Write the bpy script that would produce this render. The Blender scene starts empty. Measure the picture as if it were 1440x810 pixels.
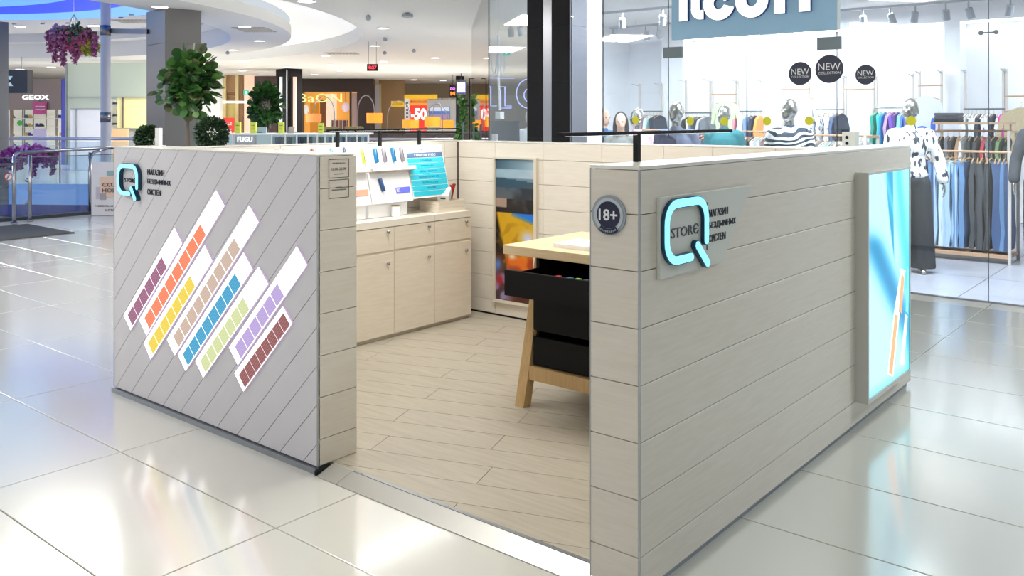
import bpy, bmesh, math, random
from mathutils import Vector, Matrix, noise
random.seed(7)
sc = bpy.context.scene
COL = sc.collection
PI = math.pi
# ------------------------------------------------------------------ camera
FPX, HOR, HCAM = 1242.0, 167.0, 1.55
TH = math.atan((1745.4 - 720) / FPX)
cam = bpy.data.cameras.new('camera'); co = bpy.data.objects.new('camera', cam); COL.objects.link(co)
co.location = (0, 0, HCAM); co.rotation_euler = (PI / 2, 0, TH)
cam.sensor_width = 36; cam.lens = FPX / 1440 * 36; cam.shift_y = -(405 - HOR) / 1440
cam.clip_end = 200; cam.clip_start = 0.05
sc.camera = co
# ------------------------------------------------------------------ world, lights, exposure
w = bpy.data.worlds.new('world'); sc.world = w; w.use_nodes = True
w.node_tree.nodes['Background'].inputs[0].default_value = (0.86, 0.93, 1.0, 1)
w.node_tree.nodes['Background'].inputs[1].default_value = 0.76
sc.view_settings.view_transform = 'Standard'; sc.view_settings.look = 'None'
sc.view_settings.exposure = 0.0; sc.view_settings.gamma = 1.0; sc.view_settings.use_curve_mapping = False
F = (-math.sin(TH), math.cos(TH)); R = (math.cos(TH), math.sin(TH))
def vw(lat, dep, z=0.0):            # a point given by its distance ahead of and beside the tripod
    return Vector((lat * R[0] + dep * F[0], lat * R[1] + dep * F[1], z))
def area(name, loc, size, power, color=(1, 1, 1), rot=(0, 0, 0), sy=None, shape=None):
    l = bpy.data.lights.new(name, 'AREA'); l.energy = power; l.color = color; l.size = size
    l.shape = shape or ('RECTANGLE' if sy else 'SQUARE')
    if sy: l.size_y = sy
    o = bpy.data.objects.new(name, l); o.location = loc; o.rotation_euler = rot; COL.objects.link(o); return o
COOL = (0.86, 0.95, 1.0); WARM = (1.0, 0.86, 0.70); NEUT = (1.0, 0.975, 0.94)
for i, (lat, dep, p) in enumerate([(-4.5, 3.5, 60), (-7.5, 7.0, 90), (4.6, 4.4, 80), (5.4, 6.6, 34), (-0.2, 4.9, 84), (-0.5, 1.2, 14), (-4.5, 9.5, 90),(-11,9,90)]):
    area('added_ceiling_fill', vw(lat, dep, 3.27), 1.6, p, COOL if lat > 3 else NEUT, (0, 0, TH), 0.9)  # unseen fill lamps added around the kiosk to set its brightness
for lat, dep, p in [(-14, 15, 400), (-20, 24, 360), (-9, 25, 250), (-3, 17, 200), (-5, 31, 300), (0.5, 22, 160), (-12, 31, 300), (-1.5, 33, 260)]:
    area('added_mall_fill', vw(lat, dep, 3.94 if lat < -12 and dep < 20 else 3.27), 2.2 if lat < -12 else 0.5, p, NEUT)  # added fill to brighten the far mall, apart from the modelled downlights
for x, y, p in [(-5.0, 8.85, 130), (-2.6, 8.75, 140), (-0.7, 8.75, 110)]:
    area('added_shop_fill', (x, y, 3.27), 0.6, p, COOL)  # fill lamps added above view to light the shop interior
area('added_shop_rear_fill', (-5.5, 13.62, 3.17), 3.0, 105, COOL, (0, 0, 0), 0.05)  # the three rear strips are fill added to brighten the shop
area('added_shop_rear_fill', (-7.2, 11.62, 3.17), 3.0, 150, COOL, (0, 0, 0), 0.05)
area('added_shop_rear_fill', (-1.0, 13.62, 3.17), 2.0, 65, COOL, (0, 0, 0), 0.05)

# ------------------------------------------------------------------ materials
def lin(c): return tuple((x / 12.92 if x <= 0.04045 else ((x + 0.055) / 1.055) ** 2.4) for x in c)
def rgb(r, g, b): return lin((r / 255, g / 255, b / 255))
MATS = {}
def newmat(name):
    m = bpy.data.materials.new(name); m.use_nodes = True; MATS[name] = m
    return m, m.node_tree, m.node_tree.nodes['Principled BSDF']
def mat(name, c, rough=0.5, metal=0.0, em=0.0, emc=None, spec=None, alpha=None, coat=0.0, var=0.0, vs=3.0):
    if name in MATS: return MATS[name]
    m, nt, b = newmat(name)
    b.inputs['Base Color'].default_value = (*c, 1); b.inputs['Roughness'].default_value = rough
    b.inputs['Metallic'].default_value = metal
    if spec is not None: b.inputs['Specular IOR Level'].default_value = spec
    if coat: b.inputs['Coat Weight'].default_value = coat
    if em:
        b.inputs['Emission Color'].default_value = (*(emc or c), 1); b.inputs['Emission Strength'].default_value = em
    if var:
        tc = nt.nodes.new('ShaderNodeTexCoord'); n = nt.nodes.new('ShaderNodeTexNoise'); n.inputs['Scale'].default_value = vs
        n.inputs['Detail'].default_value = 4
        mx = nt.nodes.new('ShaderNodeMix'); mx.data_type = 'RGBA'
        mx.inputs[6].default_value = (*[x * (1 - var) for x in c], 1); mx.inputs[7].default_value = (*[min(1, x * (1 + var)) for x in c], 1)
        nt.links.new(tc.outputs['Object'], n.inputs['Vector']); nt.links.new(n.outputs['Fac'], mx.inputs[0]); nt.links.new(mx.outputs[2], b.inputs['Base Color'])
    return m
def wood(name, c1, c2, scale=(1, 1, 1), rough=0.45, ns=6.0, rot=0.0, bump=0.05):
    m, nt, b = newmat(name)
    tc = nt.nodes.new('ShaderNodeTexCoord'); mp = nt.nodes.new('ShaderNodeMapping'); mp.inputs['Scale'].default_value = scale
    mp.inputs['Rotation'].default_value = (0, 0, rot)
    n = nt.nodes.new('ShaderNodeTexNoise'); n.inputs['Scale'].default_value = ns; n.inputs['Detail'].default_value = 6; n.inputs['Roughness'].default_value = 0.65
    mx = nt.nodes.new('ShaderNodeMix'); mx.data_type = 'RGBA'; mx.inputs[6].default_value = (*c1, 1); mx.inputs[7].default_value = (*c2, 1)
    rp = nt.nodes.new('ShaderNodeMapRange'); rp.inputs[1].default_value = 0.3; rp.inputs[2].default_value = 0.7
    oi = nt.nodes.new('ShaderNodeObjectInfo'); ad = nt.nodes.new('ShaderNodeVectorMath'); ad.operation = 'ADD'
    L = nt.links.new
    L(tc.outputs['Object'], mp.inputs['Vector']); L(oi.outputs['Random'], ad.inputs[1]); L(mp.outputs[0], ad.inputs[0]); L(ad.outputs[0], n.inputs['Vector'])
    L(n.outputs['Fac'], rp.inputs[0]); L(rp.outputs[0], mx.inputs[0]); L(mx.outputs[2], b.inputs['Base Color'])
    b.inputs['Roughness'].default_value = rough
    if bump:
        bp = nt.nodes.new('ShaderNodeBump'); bp.inputs['Strength'].default_value = bump; L(n.outputs['Fac'], bp.inputs['Height']); L(bp.outputs[0], b.inputs['Normal'])
    return m
def attrmat(name, em=0.0, rough=0.3):
    m, nt, b = newmat(name)
    a = nt.nodes.new('ShaderNodeAttribute'); a.attribute_name = 'Col'
    if em:
        nt.links.new(a.outputs['Color'], b.inputs['Emission Color']); b.inputs['Emission Strength'].default_value = em
        b.inputs['Base Color'].default_value = (0.02, 0.02, 0.02, 1)
    else: nt.links.new(a.outputs['Color'], b.inputs['Base Color'])
    b.inputs['Roughness'].default_value = rough
    return m
def glassmat(name, tint=(0.96, 0.985, 0.98), refl=0.08):
    m = bpy.data.materials.new(name); m.use_nodes = True; nt = m.node_tree; nt.nodes.clear(); MATS[name] = m
    out = nt.nodes.new('ShaderNodeOutputMaterial'); tr = nt.nodes.new('ShaderNodeBsdfTransparent'); gl = nt.nodes.new('ShaderNodeBsdfGlossy')
    tr.inputs[0].default_value = (*tint, 1); gl.inputs['Roughness'].default_value = 0.02
    lw = nt.nodes.new('ShaderNodeFresnel'); lw.inputs[0].default_value = 1.45
    mm = nt.nodes.new('ShaderNodeMath'); mm.operation = 'MULTIPLY'; mm.inputs[1].default_value = refl / 0.04
    mx = nt.nodes.new('ShaderNodeMixShader')
    nt.links.new(lw.outputs[0], mm.inputs[0]); mm.use_clamp = True
    nt.links.new(mm.outputs[0], mx.inputs[0]); nt.links.new(tr.outputs[0], mx.inputs[1]); nt.links.new(gl.outputs[0], mx.inputs[2]); nt.links.new(mx.outputs[0], out.inputs[0])
    return m
ASH = wood('ash_laminate', rgb(219, 211, 198), rgb(227, 221, 209), (1.2, 1.2, 14), 0.42, 5.0)
DIAG = mat('grey_laminate', rgb(219, 217, 223), 0.38, var=0.03, vs=9)
DECK = wood('deck_wood', rgb(166, 158, 142), rgb(184, 176, 160), (1.2, 14, 1), 0.4, 3.0, -math.radians(20))
OAK = wood('oak', rgb(208, 183, 142), rgb(224, 203, 165), (2, 18, 18), 0.5, 3.0)
OAKLEG = wood('oak_leg', rgb(190, 155, 105), rgb(208, 176, 128), (18, 18, 2), 0.5, 3.0)
GROOVE = mat('groove', rgb(120, 110, 102), 0.8)
ALU = mat('aluminium', rgb(175, 178, 182), 0.32, 0.85, var=0.03)
RAMPM = mat('ramp_aluminium', rgb(196, 195, 190), 0.38, 0.6, var=0.06, vs=6)
PLINTH = mat('plinth', rgb(150, 155, 162), 0.35, 0.6)
WHITE = mat('white_paint', rgb(240, 240, 240), 0.45)
WHITEG = mat('white_gloss', rgb(246, 246, 246), 0.2)
BLACK = mat('black_metal', rgb(22, 22, 25), 0.6, spec=0.2)
BLK = mat('black_drawer', rgb(15, 15, 17), 0.6, spec=0.2)
CEIL = mat('ceiling_paint', rgb(236, 234, 232), 0.8)
TILE = mat('porcelain_tile', rgb(222, 221, 212), 0.2, var=0.02, vs=1.2, spec=0.8, coat=1.0)
TILE.node_tree.nodes['Principled BSDF'].inputs['Coat IOR'].default_value = 1.68
TILE.node_tree.nodes['Principled BSDF'].inputs['Coat Roughness'].default_value = 0.13
GROUT = mat('grout', rgb(120, 116, 106), 0.8)
STEEL = mat('steel', rgb(165, 165, 170), 0.28, 1.0)
STEELD = mat('brushed_steel', rgb(140, 136, 134), 0.38, 0.9, var=0.05, vs=2)
CHROME = mat('chrome', rgb(225, 222, 215), 0.12, 1.0)
NAVY = mat('navy_print', rgb(28, 34, 58), 0.5)
INK = mat('ink', rgb(40, 45, 60), 0.5)
GREYINK = mat('grey_ink', rgb(95, 88, 78), 0.6)
GLASS = glassmat('clear_glass')
GLASSB = glassmat('balustrade_glass', (0.86, 0.93, 0.98), 0.1)
WHITELIT = mat('lit_white', (1, 1, 1), 0.5, em=1.7, emc=(1.0, 0.97, 1.0))
CYANLIT = mat('lit_cyan', rgb(120, 225, 255), 0.4, em=1.25, emc=rgb(135, 228, 255))
QBODY = mat('letter_side', rgb(12, 62, 92), 0.3)
LEDW = mat('led_white', (1, 1, 1), 0.5, em=4.0)

# ------------------------------------------------------------------ mesh helpers
class MB:
    def __init__(s): s.v = []; s.f = []; s.smooth = False
    def add(s, vs, fs):
        n = len(s.v); s.v += [Vector(q) for q in vs]; s.f += [tuple(i + n for i in f) for f in fs]; return s
    def box(s, x0, y0, z0, x1, y1, z1, M=None):
        x0, x1 = min(x0, x1), max(x0, x1); y0, y1 = min(y0, y1), max(y0, y1); z0, z1 = min(z0, z1), max(z0, z1)
        vs = [Vector(q) for q in [(x0, y0, z0), (x1, y0, z0), (x1, y1, z0), (x0, y1, z0), (x0, y0, z1), (x1, y0, z1), (x1, y1, z1), (x0, y1, z1)]]
        if M is not None: vs = [M @ q for q in vs]
        return s.add(vs, [(0, 3, 2, 1), (4, 5, 6, 7), (0, 1, 5, 4), (1, 2, 6, 5), (2, 3, 7, 6), (3, 0, 4, 7)])
    def prism(s, pts, ext):                 # pts: polygon in 3D, counter-clockwise seen from the side ext points to
        n = len(pts); p = [Vector(q) for q in pts]; e = Vector(ext)
        return s.add(p + [q + e for q in p], [tuple(range(n))[::-1], tuple(range(n, 2 * n))] + [(i, (i + 1) % n, (i + 1) % n + n, i + n) for i in range(n)])
    def tube(s, pts, r, seg=8, cap=True):
        P = [Vector(q) for q in pts]; rs = r if isinstance(r, (list, tuple)) else [r] * len(P)
        rings = []
        up = None
        for i, q in enumerate(P):
            d = (P[min(i + 1, len(P) - 1)] - P[max(i - 1, 0)]).normalized()
            if up is None: up = Vector((0, 0, 1)) if abs(d.z) < 0.9 else Vector((1, 0, 0))
            a = d.cross(up)
            if a.length < 1e-4: a = d.cross(Vector((0, 1, 0)))
            a.normalize(); b = d.cross(a).normalized(); up = a.cross(d)
            rings.append([q + (a * math.cos(2 * PI * k / seg) + b * math.sin(2 * PI * k / seg)) * rs[i] for k in range(seg)])
        n0 = len(s.v); s.v += [q for rg in rings for q in rg]
        for i in range(len(P) - 1):
            for k in range(seg):
                k2 = (k + 1) % seg
                s.f.append((n0 + i * seg + k, n0 + i * seg + k2, n0 + (i + 1) * seg + k2, n0 + (i + 1) * seg + k))
        if cap:
            s.f.append(tuple(n0 + k for k in range(seg))[::-1]); s.f.append(tuple(n0 + (len(P) - 1) * seg + k for k in range(seg)))
        return s
    def lathe(s, prof, c=(0, 0, 0), seg=16, sx=1, sy=1):
        n0 = len(s.v); c = Vector(c)
        for r, z in prof:
            for k in range(seg):
                a = 2 * PI * k / seg; s.v.append(c + Vector((r * sx * math.cos(a), r * sy * math.sin(a), z)))
        for i in range(len(prof) - 1):
            for k in range(seg):
                k2 = (k + 1) % seg
                s.f.append((n0 + i * seg + k, n0 + i * seg + k2, n0 + (i + 1) * seg + k2, n0 + (i + 1) * seg + k))
        s.f.append(tuple(n0 + k for k in range(seg))[::-1]); s.f.append(tuple(n0 + (len(prof) - 1) * seg + k for k in range(seg)))
        return s
    def ball(s, c, rx, ry=None, rz=None, seg=12, rings=8, M=None):
        ry = ry or rx; rz = rz or rx
        prof = [(math.sin(PI * i / rings), -math.cos(PI * i / rings)) for i in range(rings + 1)]
        prof[0] = (0.02, -1); prof[-1] = (0.02, 1)
        t = MB().lathe(prof, (0, 0, 0), seg)
        vs = [Vector((q.x * rx, q.y * ry, q.z * rz)) for q in t.v]
        if M is not None: vs = [M @ q for q in vs]
        return s.add([q + Vector(c) for q in vs], t.f)
    def mesh(s, name, origin=(0, 0, 0)):
        me = bpy.data.meshes.new(name); o = Vector(origin)
        me.from_pydata([tuple(q - o) for q in s.v], [], s.f); me.validate(); me.update()
        bm = bmesh.new(); bm.from_mesh(me); bmesh.ops.recalc_face_normals(bm, faces=bm.faces); bm.to_mesh(me); bm.free()
        if s.smooth:
            for p in me.polygons: p.use_smooth = True
        return me
    def build(s, name, m, parent=None, kind=None, smooth=None, bevel=0):
        if smooth: s.smooth = True
        org = Vector((0, 0, 0)); q = parent
        while q is not None: org += q.location; q = q.parent
        o = bpy.data.objects.new(name, s.mesh(name, org)); COL.objects.link(o); o.parent = parent
        o.data.materials.append(m)
        if kind: o['kind'] = kind
        if bevel:
            md = o.modifiers.new('bevel', 'BEVEL'); md.width = bevel; md.segments = 2; md.limit_method = 'ANGLE'
        if s.smooth and bevel == 0 and s.smooth == 'auto': pass
        return o
def tag(o, label=None, cat=None, group=None, kind=None):
    if label: o['label'] = label
    if cat: o['category'] = cat
    if group: o['group'] = group
    if kind: o['kind'] = kind
    return o
def thing(name, loc, label, cat, group=None):
    o = bpy.data.objects.new(name, None); COL.objects.link(o); o.location = loc; o.empty_display_size = 0.1
    return tag(o, label, cat, group)
def bx(*a, **k): return MB().box(*a, **k)
def solo(mb, name, m, label, cat, group=None, loc=None, **k):      # a thing that is one mesh, origin at its own base
    lo = Vector(loc) if loc else Vector((sum(v.x for v in mb.v) / len(mb.v), sum(v.y for v in mb.v) / len(mb.v), min(v.z for v in mb.v)))
    me_v = mb.v; mb.v = [q - lo for q in me_v]
    o = mb.build(name, m, None, **k); o.location = lo
    return tag(o, label, cat, group)
def copy_tree(o, parent=None, loc=None):
    c = o.copy(); COL.objects.link(c); c.parent = parent
    if loc is not None: c.location = loc
    for ch in list(o.children): copy_tree(ch, c)
    return c
def clip(poly, a, b, c):                    # keep the part with a*x + b*y <= c
    out = []
    for i, p in enumerate(poly):
        q = poly[(i + 1) % len(poly)]; dp = a * p[0] + b * p[1] - c; dq = a * q[0] + b * q[1] - c
        if dp <= 0: out.append(p)
        if dp * dq < 0:
            t = dp / (dp - dq); out.append((p[0] + t * (q[0] - p[0]), p[1] + t * (q[1] - p[1])))
    return out
def cliprect(poly, x0, y0, x1, y1):
    for a, b, c in ((1, 0, x1), (-1, 0, -x0), (0, 1, y1), (0, -1, -y0)):
        poly = clip(poly, a, b, c)
        if len(poly) < 3: return []
    return poly
_tc = {}
def text_mb(s, org, right, up, w=None, h=None, ext=0.001, bold=0.0, res=2):
    """lettering laid on a real surface: org = lower left corner, right/up = directions on the surface, h/w = size of the inked box"""
    c = bpy.data.curves.new('t', 'FONT'); c.body = s; c.resolution_u = res; c.offset = bold
    o = bpy.data.objects.new('t', c); COL.objects.link(o)
    me = bpy.data.meshes.new_from_object(o.evaluated_get(bpy.context.evaluated_depsgraph_get()))
    vs = [v.co.copy() for v in me.vertices]; fs = [tuple(p.vertices) for p in me.polygons]
    bpy.data.objects.remove(o); bpy.data.curves.remove(c); bpy.data.meshes.remove(me)
    if not vs: return MB()
    x0 = min(v.x for v in vs); x1 = max(v.x for v in vs); y0 = min(v.y for v in vs); y1 = max(v.y for v in vs)
    sy = h / (y1 - y0) if h else None; sx = w / (x1 - x0) if w else None
    sx = sx or sy; sy = sy or sx
    right = Vector(right).normalized(); up = Vector(up).normalized(); nrm = right.cross(up); org = Vector(org)
    def m(v, e): return org + right * ((v.x - x0) * sx) + up * ((v.y - y0) * sy) + nrm * e
    n = len(vs); mb = MB(); mb.v = [m(v, ext) for v in vs] + [m(v, 0) for v in vs]; mb.f = list(fs)
    ec = {}
    for f in fs:
        for i in range(len(f)):
            e = (f[i], f[(i + 1) % len(f)]); ec[e] = 1
    for (a, b) in list(ec):
        if (b, a) not in ec: mb.f.append((b, a, a + n, b + n))
    return mb
def text(name, s, m, parent, org, right, up, w=None, h=None, ext=0.001, bold=0.0):
    return text_mb(s, org, right, up, w, h, ext, bold).build(name, m, parent)
def picture(name, m, parent, org, right, up, w, h, nx, ny, fn):
    me_v = []; org = Vector(org); right = Vector(right); up = Vector(up)
    for j in range(ny + 1):
        for i in range(nx + 1): me_v.append(org + right * (w * i / nx) + up * (h * j / ny))
    mb = MB(); mb.v = me_v
    mb.f = [(j * (nx + 1) + i, j * (nx + 1) + i + 1, (j + 1) * (nx + 1) + i + 1, (j + 1) * (nx + 1) + i) for j in range(ny) for i in range(nx)]
    o = mb.build(name, m, parent)
    at = o.data.color_attributes.new('Col', 'FLOAT_COLOR', 'POINT')
    for j in range(ny + 1):
        for i in range(nx + 1): at.data[j * (nx + 1) + i].color = (*lin([min(1, max(0, q)) for q in fn(i / nx, j / ny)]), 1)
    return o
def at(u, v, dep):                           # a world point at this distance ahead of the tripod
    return vw((u - 720) * dep / FPX, dep, HCAM - (v - HOR) * dep / FPX)
VM = Matrix.Rotation(TH, 4, 'Z')            # turns (beside, ahead, up) into world
def vbox(u0, v0, u1, v1, dep, th=0.1, mb=None):
    mb = mb or MB()
    return mb.box((u0 - 720) * dep / FPX, dep, HCAM - (v1 - HOR) * dep / FPX, (u1 - 720) * dep / FPX, dep + th, HCAM - (v0 - HOR) * dep / FPX, M=VM)
RV = Vector((R[0], R[1], 0)); UP = Vector((0, 0, 1)); FV = Vector((F[0], F[1], 0))
ORD = ['first', 'second', 'third', 'fourth', 'fifth', 'sixth', 'seventh', 'eighth', 'ninth', 'tenth', 'eleventh', 'twelfth', 'thirteenth', 'fourteenth', 'fifteenth', 'sixteenth', 'seventeenth', 'eighteenth', 'nineteenth', 'twentieth', 'twenty-first', 'twenty-second', 'twenty-third', 'twenty-fourth', 'twenty-fifth', 'twenty-sixth', 'twenty-seventh', 'twenty-eighth', 'twenty-ninth', 'thirtieth']
# ================================================================== SETTING
# floors: a grout bed at -1 cm with single tiles on it near the camera; farther off the tile grid is in the material
def grid_floor():
    m, nt, b = newmat('far_floor_tiles')
    tc = nt.nodes.new('ShaderNodeTexCoord'); mp = nt.nodes.new('ShaderNodeMapping'); br = nt.nodes.new('ShaderNodeTexBrick')
    mp.inputs['Location'].default_value = (1.62, -3.215 + 0.0, 0)
    br.offset = 0.0; br.inputs['Scale'].default_value = 1.0; br.inputs['Brick Width'].default_value = 1.2; br.inputs['Row Height'].default_value = 0.602
    br.inputs['Mortar Size'].default_value = 0.004
    br.inputs['Color1'].default_value = (*rgb(226, 224, 216), 1); br.inputs['Color2'].default_value = (*rgb(223, 221, 213), 1); br.inputs['Mortar'].default_value = (*rgb(150, 146, 136), 1)
    nt.links.new(tc.outputs['Object'], mp.inputs[0]); nt.links.new(mp.outputs[0], br.inputs[0]); nt.links.new(br.outputs[0], b.inputs['Base Color'])
    b.inputs['Roughness'].default_value = 0.18; b.inputs['Specular IOR Level'].default_value = 0.6
    return m
VX = -14.55
def slab(poly, z0, z1, mb): return mb.prism([(x, y, z0) for x, y in poly], (0, 0, z1 - z0))
fl = MB()
slab([(VX, -12), (14, -12), (14, 8.34), (VX, 8.34)], -0.25, -0.01, fl)
slab([(VX, 8.34), (-9.35, 8.34), (-9.35, 45), (VX, 45)], -0.25, -0.01, fl)
slab([(-26.6, 6.2), (-20.8, 10.24), (VX, 14.6), (VX, 45), (-60, 45), (-60, 6.2)], -0.25, -0.01, fl)
slab([(-9.35, 8.34), (-7.0, 8.34), (-7.0, 12.5), (-9.35, 12.5)], -0.25, -0.01, fl)
slab([(-9.35, 15.2), (14, 15.2), (14, 45), (-9.35, 45)], -0.25, -0.01, fl)
slab([(-60, -12), (-45, -12), (-45, 6.2), (-60, 6.2)], -0.25, -0.01, fl)
floor = fl.build('floor', grid_floor(), None, 'structure')
tile_mesh = {}
nt_ = 0
X0, Y0, TX, TY = -1.62, 3.215, 1.2, 0.602
for i in range(-12, 9):
    for j in range(-6, 12):
        x0 = X0 + i * TX; x1 = x0 + TX; y0 = Y0 + j * TY; y1 = y0 + TY
        if y1 > 8.40: continue
        if x0 < VX: continue
        if x0 > -4.95 and x1 < -1.55 and y0 > 2.5 and y1 < 5.5: continue
        ok = False
        for px, py in [(x0, y0), (x1, y0), (x0, y1), (x1, y1)]:
            dep = px * F[0] + py * F[1]; lat = px * R[0] + py * R[1]
            if 1.6 < dep < 11.6 and abs(lat / dep) < 0.64: ok = True
        if not ok: continue
        g = 0.0026; key = 'a' if y1 < 8.34 else 'b'
        if key not in tile_mesh:
            yy = TY if key == 'a' else (8.34 - y0)
            t = MB(); c = 0.002
            t.v = [Vector(q) for q in [(g, g, -0.01), (TX - g, g, -0.01), (TX - g, yy - g, -0.01), (g, yy - g, -0.01), (g, g, -c), (TX - g, g, -c), (TX - g, yy - g, -c), (g, yy - g, -c),
                                       (g + c, g + c, 0), (TX - g - c, g + c, 0), (TX - g - c, yy - g - c, 0), (g + c, yy - g - c, 0)]]
            t.f = [(8, 9, 10, 11)] + [(a, (a + 1) % 4, (a + 1) % 4 + 4, a + 4) for a in range(4)] + [(a + 4, (a + 1) % 4 + 4, (a + 1) % 4 + 8, a + 8) for a in range(4)]
            me = t.mesh('floor_tile'); me.materials.append(TILE); tile_mesh[key] = me
        o = bpy.data.objects.new('floor_tile', tile_mesh[key]); o.location = (x0, y0, 0); o.parent = floor; COL.objects.link(o); nt_ += 1
print('TILES', nt_)
# shop floor: dark slate tiles
SLATE = mat('slate_tile', rgb(165, 166, 180), 0.3, var=0.12, vs=2.5)
sf = MB(); slab([(-9.35, 8.34), (14, 8.34), (14, 15.2), (-9.35, 15.2)], -0.25, -0.012, sf)
shop_floor = sf.build('floor', mat('pale_grout', rgb(190, 190, 198), 0.6), None, 'structure')
for i in range(-6, 5):
    for j in range(0, 6):
        x0 = -1.9 + i * 1.2; y0 = 8.36 + j * 1.2
        if x0 < -9.3 or y0 + 1.2 > 15.4: continue
        bx(x0 + 0.004, y0 + 0.004, -0.011, x0 + 1.196, min(y0 + 1.196, 15.1), 0.0).build('floor_tile', SLATE, shop_floor)
bx(-7.28, 8.325, -0.02, 3.0, 8.352, 0.002).build('trim_1', STEEL, None, 'structure')

# ceiling: main sheet z=3.3 with a big round cove, inner ring and a round well
CC = (-15.0, 16.3); R1, R2, R3 = 12.05, 10.6, 9.35
def ring(mb, r0, r1, z0, z1, seg=96, cc=CC, lim=None):
    n = len(mb.v)
    for k in range(seg):
        a = 2 * PI * k / seg
        for r, z in ((r0, z0), (r1, z1)):
            q = Vector((cc[0] + r * math.cos(a), cc[1] + r * math.sin(a))) - Vector(CC)
            if lim and q.length > lim: q = q.normalized() * lim
            mb.v.append(vw(CC[0] + q.x, CC[1] + q.y, z))
    for k in range(seg):
        a = n + 2 * k; b = n + 2 * ((k + 1) % seg); mb.f.append((a, b, b + 1, a + 1))
    return mb
def noflip(mb, name, m, kind='structure', parent=None):
    o = mb.build(name, m, parent, kind, smooth=True); return o
cm = MB(); ring(cm, R1, 42, 3.3, 3.3); ring(cm, R1, R1, 3.3, 3.62)
noflip(cm, 'ceiling', CEIL)
c2 = MB(); ring(c2, R2, R3, 3.3, 3.3); ring(c2, R2, R2, 3.3, 3.5); ring(c2, R3, R3, 3.3, 3.72)
noflip(c2, 'ceiling', CEIL)
c3 = MB(); ring(c3, R1 + 0.01, R2 - 0.02, 3.60, 3.66)
noflip(c3, 'ceiling', mat('cove_glow', rgb(245, 245, 240), 0.7, em=0.42, emc=(1.0, 0.985, 0.95)))  # cove surface glows itself in place of a hidden light strip
c4 = MB(); ring(c4, R3, R3 - 0.5, 3.72, 3.72); ring(c4, R3 - 0.5, R3 - 0.5, 3.72, 3.96); ring(c4, R3 - 0.5, .01, 3.96, 3.96)
noflip(c4, 'ceiling', mat('well_paint', rgb(222, 221, 224), 0.8))
c5 = MB(); BCC = (-12.2, 14.4); ring(c5, 7.1, 5.9, 3.955, 3.95, cc=BCC, lim=8.8); ring(c5, 4.7, 0.01, 3.95, 3.95, cc=BCC, lim=8.8)
noflip(c5, 'ceiling', mat('blue_lightbox', rgb(110, 180, 240), 0.5, em=0.65, emc=rgb(115, 185, 240)))
c6 = MB(); ring(c6, 5.9, 4.7, 3.95, 3.95, cc=BCC, lim=8.8)
noflip(c6, 'ceiling', mat('deep_blue_lightbox', rgb(15, 60, 215), 0.5, em=0.8, emc=rgb(20, 70, 225)))
# void edge, far fascia in blue glass
vf = thing('blue_fascia', (-20.8, 10.24, -1.2), 'blue glazed edge of the floor opening with a dark navy band', 'fascia')
dirn = (Vector((-20.824, 10.241, 0)) - Vector((-23.18, 8.6, 0))).normalized(); nn = Vector((dirn.y, -dirn.x, 0))
A = Vector((-20.824, 10.241, 0)) - dirn * 9; Bp = Vector((-20.824, 10.241, 0)) + dirn * 8.2
def fas(z0, z1, off, name, m):
    a = A + nn * off; b = Bp + nn * off
    MB().prism([(a.x, a.y, z0), (b.x, b.y, z0), (b.x, b.y, z1), (a.x, a.y, z1)], tuple(-nn * 0.08)).build(name, m, vf)
fas(-0.52, -0.02, 0.02, 'panel', mat('sky_blue_panel', rgb(135, 172, 208), 0.25, var=0.05, vs=0.6))
fas(-0.84, -0.52, 0.0, 'dark_band', mat('navy_panel', rgb(25, 35, 105), 0.25))
fas(-3.4, -0.84, 0.02, 'panel', MATS['sky_blue_panel'])
bx(-40, -6, -3.5, VX, 20, -3.4).build('floor', mat('lower_floor', rgb(120, 150, 200), 0.3), None, 'structure')
bx(VX - 0.02, -8, -3.4, VX + 0.02, 14, -0.25).build('wall_void', mat('void_wall', rgb(200, 205, 215), 0.6), None, 'structure')
# background enclosing walls
vbox(-400, 82, 2300, 215, 47, 0.3).build('wall_far', mat('far_wall', rgb(190, 184, 178), 0.7), None, 'structure')
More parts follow.
